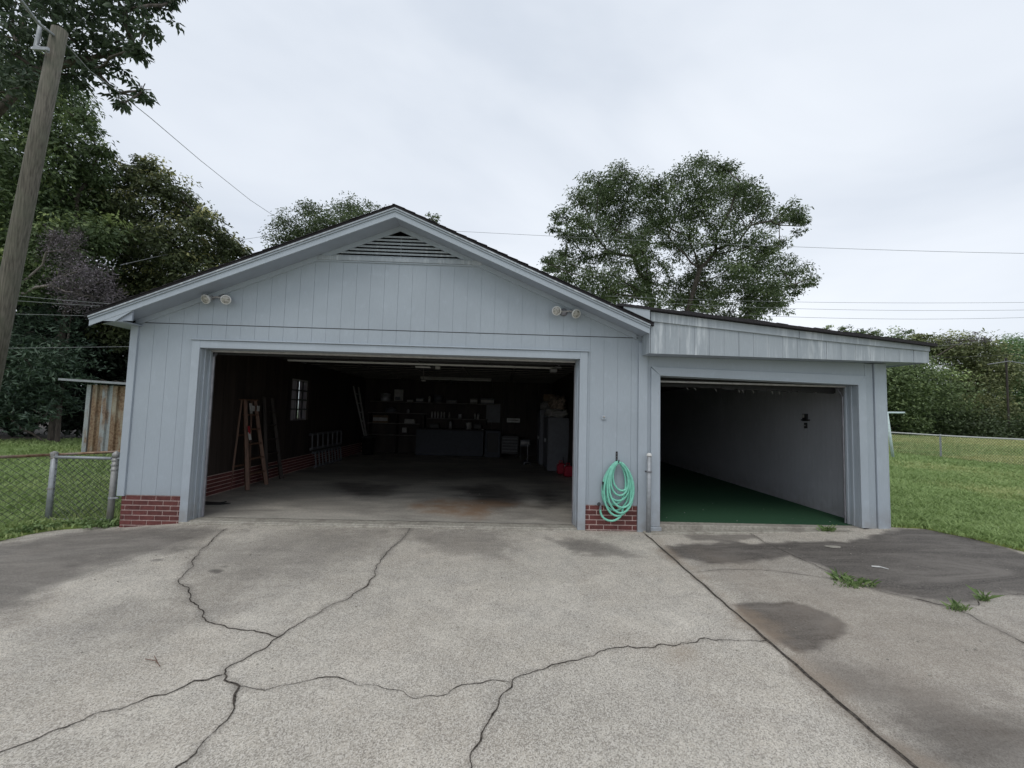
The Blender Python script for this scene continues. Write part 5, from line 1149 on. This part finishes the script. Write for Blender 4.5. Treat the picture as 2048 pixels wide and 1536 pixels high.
    t = thing('open_cabinet', 'narrow open-fronted base cabinet at the right end of the workbench', 'cabinet', (.5, 8.7, 0))
    for b in ((.25, .32, 0, .86), (.68, .75, 0, .86), (.32, .68, .0, .16), (.32, .68, .78, .86)): MB().box(b[0], b[1], 8.40, 8.45, b[2], b[3]).build('face_frame', 'bench_panel', t)
    MB().box(.26, .74, 8.45, 9.1, .0, .86).build('carcass', 'black', t)
    # items: silver pot, calendar, boxes, tins, bottles
    def lathe_thing(name, label, cat, c, prof, mat, lid=None, group='things on the back shelves'):
        t = thing(name, label, cat, c, group)
        MB().lathe(prof, c, 14).build('body', mat, t, smooth=True)
        r, h = prof[-1]
        MB().lathe([(max(r, .02)*1.03, h+.001), (max(r, .02)*1.03, h+.018), (.01, h+.022)], c, 14).build('lid', lid or mat, t)
    lathe_thing('cooking_pot', 'large silver pot at the left end of the top shelf', 'pot', (-3.15, 8.95, 1.72), [(.15, 0), (.165, .02), (.165, .24)], 'aluminium')
    t = thing('calendar', 'pale calendar sheet hung above the left part of the top shelf', 'calendar', (-2.7, 9.1, 1.9))
    MB().box(-2.87, -2.57, 8.98, 8.99, 1.75, 2.13).build('sheet', 'off_white', t); MB().box(-2.84, -2.66, 8.972, 8.979, 1.77, 1.88).build('picture', 'grey_steel', t)
    def boxy(name, label, cat, x0, x1, y0, y1, z0, z1, mat, m2='off_white'):
        t = thing(name, label, cat, ((x0+x1)/2, (y0+y1)/2, z0), 'things on the back shelves')
        MB().box(x0, x1, y0, y1, z0, z1).build('body', mat, t, bevel=.008); MB().box(x0+.01, x1-.01, y0-.003, y0-.0005, z0+(z1-z0)*.25, z0+(z1-z0)*.7).build('label_band', m2, t)
    boxy('storage_box', 'flat pale box in the middle of the top shelf', 'box', -2.4, -2.2, 8.8, 9.0, 1.722, 1.79, 'off_white')
    boxy('storage_box', 'grey box right of the flat pale box on the top shelf', 'box', -2.1, -1.85, 8.8, 9.05, 1.722, 1.86, 'grey_steel')
    lathe_thing('tall_bottle', 'tall pale bottle on the top shelf left of the cooler', 'bottle', (-1.66, 8.85, 1.722), [(.045, 0), (.045, .17), (.02, .2)], 'off_white')
    lathe_thing('round_cooler', 'round grey cooler in the centre of the top shelf', 'cooler', (-1.38, 8.97, 1.722), [(.16, 0), (.17, .2), (.13, .24)], 'grey_steel')
    boxy('storage_box', 'long low box right of the round cooler on the top shelf', 'box', -1.1, -.75, 8.8, 9.05, 1.722, 1.82, 'grey_steel', 'batten')
    boxy('storage_box', 'square box towards the right of the top shelf', 'box', -.30, -.05, 8.8, 9.05, 1.722, 1.90, 'batten')
    boxy('storage_box', 'wide pale box at the right end of the top shelf', 'box', .05, .50, 8.8, 9.05, 1.722, 1.91, 'grey_steel')
    lathe_thing('basin', 'upturned grey basin on the second shelf', 'basin', (-2.95, 8.95, 1.347), [(.2, 0), (.17, .12), (.05, .16)], 'grey_steel')
    lathe_thing('round_tin', 'small bright tin on the second shelf', 'tin', (-2.35, 8.85, 1.347), [(.05, 0), (.05, .09), (.03, .1)], 'aluminium')
    boxy('carton', 'open white carton on the third shelf', 'box', -2.45, -2.12, 8.8, 9.05, 1.002, 1.15, 'off_white')
    boxy('carton', 'white jug box low on the left shelves', 'box', -2.52, -2.38, 8.8, 8.95, .70, .86, 'off_white'); 
    boxy('carton', 'big dark carton at the left of the third shelf', 'box', -3.5, -3.0, 8.8, 9.1, 1.002, 1.25, 'cardboard')
    labs = ['first', 'second', 'third', 'fourth', 'fifth', 'sixth']
    xs = (-1.56, -1.46, -1.36, -1.25, -1.15, -.98)
    for lb, x in zip(labs, xs):
        lathe_thing('spray_can', f'slim pale spray can, {lb} from the left in the row above the bench', 'can', (x, 8.86, 1.202), [(.028, 0), (.028, .17+random.uniform(0, .03)), (.016, .20)], 'off_white', group='spray cans above the bench')
    lathe_thing('paint_tin', 'stout paint tin right of the spray cans', 'tin', (-.62, 8.9, 1.202), [(.07, 0), (.07, .12), (.068, .13)], 'aluminium')
    lathe_thing('white_bottle', 'left one of two bottles near the right end of the low shelf', 'bottle', (-.12, 8.86, 1.202), [(.035, 0), (.035, .14), (.015, .17)], 'off_white')
    lathe_thing('white_bottle', 'right one of two bottles near the right end of the low shelf', 'bottle', (-.02, 8.86, 1.202), [(.035, 0), (.035, .15), (.015, .18)], 'off_white')
    lathe_thing('metal_canister', 'tall metal canister standing on the workbench', 'canister', (-.90, 8.6, .872), [(.05, 0), (.05, .2), (.03, .22)], 'aluminium')
    lathe_thing('bucket', 'pale bucket standing on the workbench', 'bucket', (-.30, 8.6, .872), [(.085, 0), (.1, .2), (.1, .205)], 'off_white')
    boxy('paper_stack', 'thin stack of white papers on the right end of the workbench', 'papers', .02, .20, 8.42, 8.6, .872, .885, 'white_paint')
    boxy('toolbox', 'dark toolbox on the right half of the workbench', 'toolbox', -.15, .1, 8.8, 9.0, .872, 1.05, 'black', 'dark_metal')
    boxy('bench_grinder', 'dark lump of tools on the left half of the workbench', 'tools', -1.6, -1.3, 8.75, 9.0, .872, 1.02, 'black', 'dark_metal')
    t = thing('wall_chart', 'pale rectangular chart board on the back wall right of the shelves', 'board', (.46, 9.1, 1.1))
    MB().box(.24, .72, 9.12, 9.15, 1.10, 1.74).build('board', 'grey_steel', t); MB().box(.24, .72, 9.10, 9.119, 1.72, 1.745).build('frame', 'batten', t)
    t = thing('towel_dispenser', 'small white wall box with a dark slot on the back wall', 'dispenser', (1.15, 9.1, 1.1))
    MB().box(.95, 1.40, 9.05, 9.19, 1.12, 1.26).build('body', 'white_paint', t, bevel=.01); MB().box(.99, 1.35, 9.04, 9.049, 1.19, 1.21).build('slot', 'dark_metal', t)
    # tool chest
    t = thing('tool_chest', 'dark rolling tool chest with rows of drawers right of the workbench', 'tool chest', (1.06, 8.6, 0))
    MB().box(.78, 1.34, 8.45, 8.9, .12, .70).build('case', 'dark_metal', t, bevel=.006)
    for i in range(5):
        z = .60-i*.098; dr = MB().box(.80, 1.32, 8.435, 8.449, z-.075, z+.012).build('drawer', 'dark_metal', t); MB().box(.82, 1.30, 8.42, 8.434, z+.0, z+.010).build('pull', 'dull_aluminium', dr)
    for x in (.84, 1.28):
        for y in (8.5, 8.85): MB().lathe([(.05, -.015), (.05, .015)], (x, y, .052), 12, (1, 0, 0)).build('caster', 'rubber', t)
    t = thing('hand_truck', 'small wheeled trolley jack with an upright silver handle', 'trolley jack', (1.52, 6.6, 0))
    MB().tube([(1.52, 6.55, .06), (1.52, 6.62, .58)], .012, 6).build('handle', 'aluminium', t); MB().tube([(1.44, 6.62, .58), (1.60, 6.62, .58)], .012, 6).build('crossbar', 'dull_aluminium', t)
    MB().box(1.44, 1.60, 6.5, 6.9, .05, .11).build('chassis', 'dark_metal', t, bevel=.01)
    for x in (1.43, 1.61): MB().lathe([(.045, -.012), (.045, .012)], (x, 6.52, .046), 12, (1, 0, 0)).build('wheel', 'dull_aluminium', t)
    boxy('storage_bin', 'small grey bin on a stand beside the tall cabinet', 'bin', 1.38, 1.66, 7.9, 8.2, .42, .62, 'grey_steel')
    t = thing('bin_stand', 'dark stand under the small grey bin', 'stand', (1.52, 8.05, 0))
    for x in (1.40, 1.62):
        for y in (7.93, 8.16): MB().box(x-.012, x+.012, y-.012, y+.012, 0, .40).build('leg', 'dark_metal', t)
    MB().box(1.37, 1.67, 7.9, 8.2, .40, .418).build('stand_top', 'dark_metal', t)
    # cabinets
    def cabinet(x0, x1, y0, y1, h, label):
        t = thing('metal_cabinet', label, 'cabinet', ((x0+x1)/2, (y0+y1)/2, 0), 'tall metal cabinets')
        MB().box(x0, x1, y0, y1, .03, h).build('carcass', 'grey_steel', t, bevel=.006)
        ym = (y0+y1)/2
        for a, b in ((y0+.01, ym-.005), (ym+.005, y1-.01)):
            d = MB().box(x0-.018, x0-.001, a, b, .05, h-.02).build('door', 'grey_steel', t)
            yy = b-.06 if b < ym+.01 else a+.04; MB().box(x0-.03, x0-.019, yy, yy+.02, .72, .80).build('handle', 'aluminium', d)
    cabinet(1.95, 2.46, 5.2, 6.3, 1.36, 'nearer tall grey metal cabinet by the right wall with a bundle of bedding on top')
    cabinet(1.86, 2.30, 6.5, 7.3, 1.55, 'farther tall grey metal cabinet behind the one with the bedding')
    def lump(name, label, cat, c, r, mat, seed):
        rng = np.random.default_rng(seed); n, k = 36, 20; V = []
        for i in range(k+1):
            th = math.pi*i/k
            for j in range(n):
                ph = 2*math.pi*j/n; d = np.array([math.sin(th)*math.cos(ph), math.sin(th)*math.sin(ph), math.cos(th)])
                w = 1+.16*math.sin(5*ph+seed+3*th)+.10*math.sin(9*th+seed*2+ph*3)+.06*rng.random(); e = np.sign(d)*np.abs(d)**.7
                V.append(tuple(np.array(c)+e*np.array(r)*w))
        F = [(i*n+j, (i+1)*n+j, (i+1)*n+(j+1) % n, i*n+(j+1) % n) for i in range(k) for j in range(n)]
        m = MB(); m.add(V, F); tag(m.build(name, mat, smooth=True), label, cat)
    lump('folded_blanket', 'pale folded blanket lying on top of the nearer metal cabinet', 'blanket', (2.19, 5.55, 1.47), (.26, .3, .105), 'cloth_grey', 1)
    lump('bedding_bundle', 'crumpled patterned bedding bundle on the pale blanket', 'bedding', (2.21, 5.58, 1.73), (.20, .25, .17), 'cloth_pattern', 2)
    lump('plastic_bag', 'crumpled pale plastic bag on the farther metal cabinet', 'bag', (2.02, 6.75, 1.66), (.14, .2, .11), 'cloth_grey', 5)
    t = thing('cardboard_box', 'brown cardboard box at the back behind the bedding bundle', 'box', (2.15, 7.0, 1.55))
    MB().box(1.98, 2.3, 6.95, 7.25, 1.56, 2.02).build('carton', 'cardboard', t, bevel=.005); MB().box(1.979, 2.301, 6.944, 6.949, 1.76, 1.81).build('tape', 'batten', t)
    # fuel cans
    def can(x, y, w, h, label):
        t = thing('fuel_can', label, 'fuel can', (x, y, 0), 'red fuel cans')
        MB().prism([(x-w/2, .01), (x+w/2, .01), (x+w/2, h*.8), (x+w*.3, h), (x-w*.3, h), (x-w/2, h*.8)], y-.11, y+.11, 'y').build('body', 'red_plastic', t, bevel=.02)
        MB().tube([(x-w*.25, y, h-.01), (x-w*.2, y, h+.05), (x+w*.1, y, h+.05), (x+w*.15, y, h-.01)], .012, 8).build('handle', 'red_plastic', t)
        MB().tube([(x+w*.28, y, h-.02), (x+w*.3, y, h+.06), (x+w*.24, y, h+.15)], [.02, .014, .009], 8).build('spout', 'black', t)
        MB().lathe([(.02, 0), (.02, .02)], (x-w*.36, y, h*.9), 8).build('cap', 'off_white', t)
    can(2.24, 4.95, .19, .27, 'red plastic fuel can on the left, slightly behind the other, beside the cabinet'); can(2.355, 4.55, .21, .26, 'red plastic fuel can nearest the right jamb of the main opening')
    t = thing('push_broom', 'long-handled broom leaning on the right wall above the fuel cans', 'broom', (2.44, 5.0, 0))
    MB().tube([(2.40, 4.98, .05), (2.462, 5.02, 1.3)], .011, 6).build('handle', 'dark_wood', t); MB().box(2.34, 2.46, 4.9, 5.06, .0, .07).build('brush', 'black', t, bevel=.01)
    # ceiling fan, lamp, opener
    t = thing('ceiling_fan', 'small dark ceiling fan with four blades near the back of the main bay', 'ceiling fan', (-.83, 7.5, 2.3))
    MB().tube([(-.83, 7.5, 2.475), (-.83, 7.5, 2.38)], .015, 8).build('downrod', 'dull_aluminium', t)
    MB().lathe([(.05, -.06), (.09, -.04), (.10, .02), (.05, .05)], (-.83, 7.5, 2.34), 16).build('motor', 'dark_metal', t, smooth=True)
    for k in range(4):
        a = .35+k*math.pi/2; d = Vector((math.cos(a), math.sin(a), 0)); s = Vector((-d.y, d.x, .15)).normalized()*.06; c = Vector((-.83, 7.5, 2.335))
        P = [c+d*.1-s*.5, c+d*.55-s, c+d*.55+s, c+d*.1+s*.5]; m = MB(); m.add([tuple(p) for p in P]+[tuple(p+Vector((0, 0, .01))) for p in P], [(0, 3, 2, 1), (4, 5, 6, 7), (0, 1, 5, 4), (1, 2, 6, 5), (2, 3, 7, 6), (3, 0, 4, 7)]); m.build('blade', 'dark_metal', t)
    t = thing('strip_light', 'long unlit fluorescent strip light under the ceiling beyond the door opener', 'light', (-.65, 7.4, 2.42))
    MB().box(-1.72, .42, 7.40, 7.52, 2.415, 2.47).build('housing', 'off_white', t); MB().tube([(-1.7, 7.46, 2.40), (.40, 7.46, 2.40)], .014, 8).build('tube', 'white_paint', t)
    t = thing('door_opener', 'ceiling mounted garage door opener with a hanging pull cord', 'door opener', (-.7, 2.7, 2.3))
    MB().box(-.86, -.50, 2.62, 2.95, 2.255, 2.40).build('housing', 'dark_metal', t, bevel=.01); MB().box(-.90, -.62, 2.50, 2.60, 2.262, 2.285).build('bracket', 'white_paint', t, bevel=.004); MB().box(-.53, -.44, 2.56, 2.615, 2.245, 2.31).build('lamp_cover', 'off_white', t)
    MB().box(-.72, -.69, .40, 2.61, 2.42, 2.45).build('rail', 'dull_aluminium', t)
    MB().tube([(-.76, 2.62, 2.26), (-.755, 2.62, 2.02)], .0035, 5).build('pull_cord', 'cloth_grey', t); MB().tube([(-.80, 2.62, 2.02), (-.71, 2.62, 2.02)], .008, 6).build('cord_handle', 'off_white', t)
    t = thing('floor_mat', 'small black rubber scrap on the floor just inside the left jamb', 'mat', (-3.5, .95, 0))
    MB().prism([(-3.68, .86), (-3.32, .88), (-3.22, .97), (-3.36, 1.0), (-3.68, 1.05)], .004, .016, 'z').build('sheet', 'rubber', t)
    MB().tube([(-3.36, .96, .02), (-3.24, .90, .05)], .008, 6).build('strap', 'rubber', t)
    # right bay
    c = MB().box(2.692, 5.698, .137, 9.19, .073, .083); o = c.build('carpet', 'carpet'); tag(o, 'green outdoor carpet covering the whole floor of the right bay', 'carpet')
    t = thing('hanging_cloth', 'faint pale cloth hanging on the left inner wall of the right bay', 'cloth', (3.2, 5, 1.2))
    MB().tube([(2.70, 4.6, 1.36), (2.80, 4.6, 1.37), (2.84, 4.6, 1.33)], .01, 6).build('hook', 'dark_metal', t)
    V = []
    for i in range(9):
        for j in range(5): V.append((2.80+.02*math.sin(i*1.3+j), 4.5+j*.05+.01*math.sin(i), 1.33-i*.035))
    m = MB(); m.add(V, [(i*5+j, i*5+j+1, i*5+j+6, i*5+j+5) for i in range(8) for j in range(4)]); k = m.build('cloth', 'off_white', t, smooth=True)
    md = k.modifiers.new('thickness', 'SOLIDIFY'); md.thickness = .006
interior()
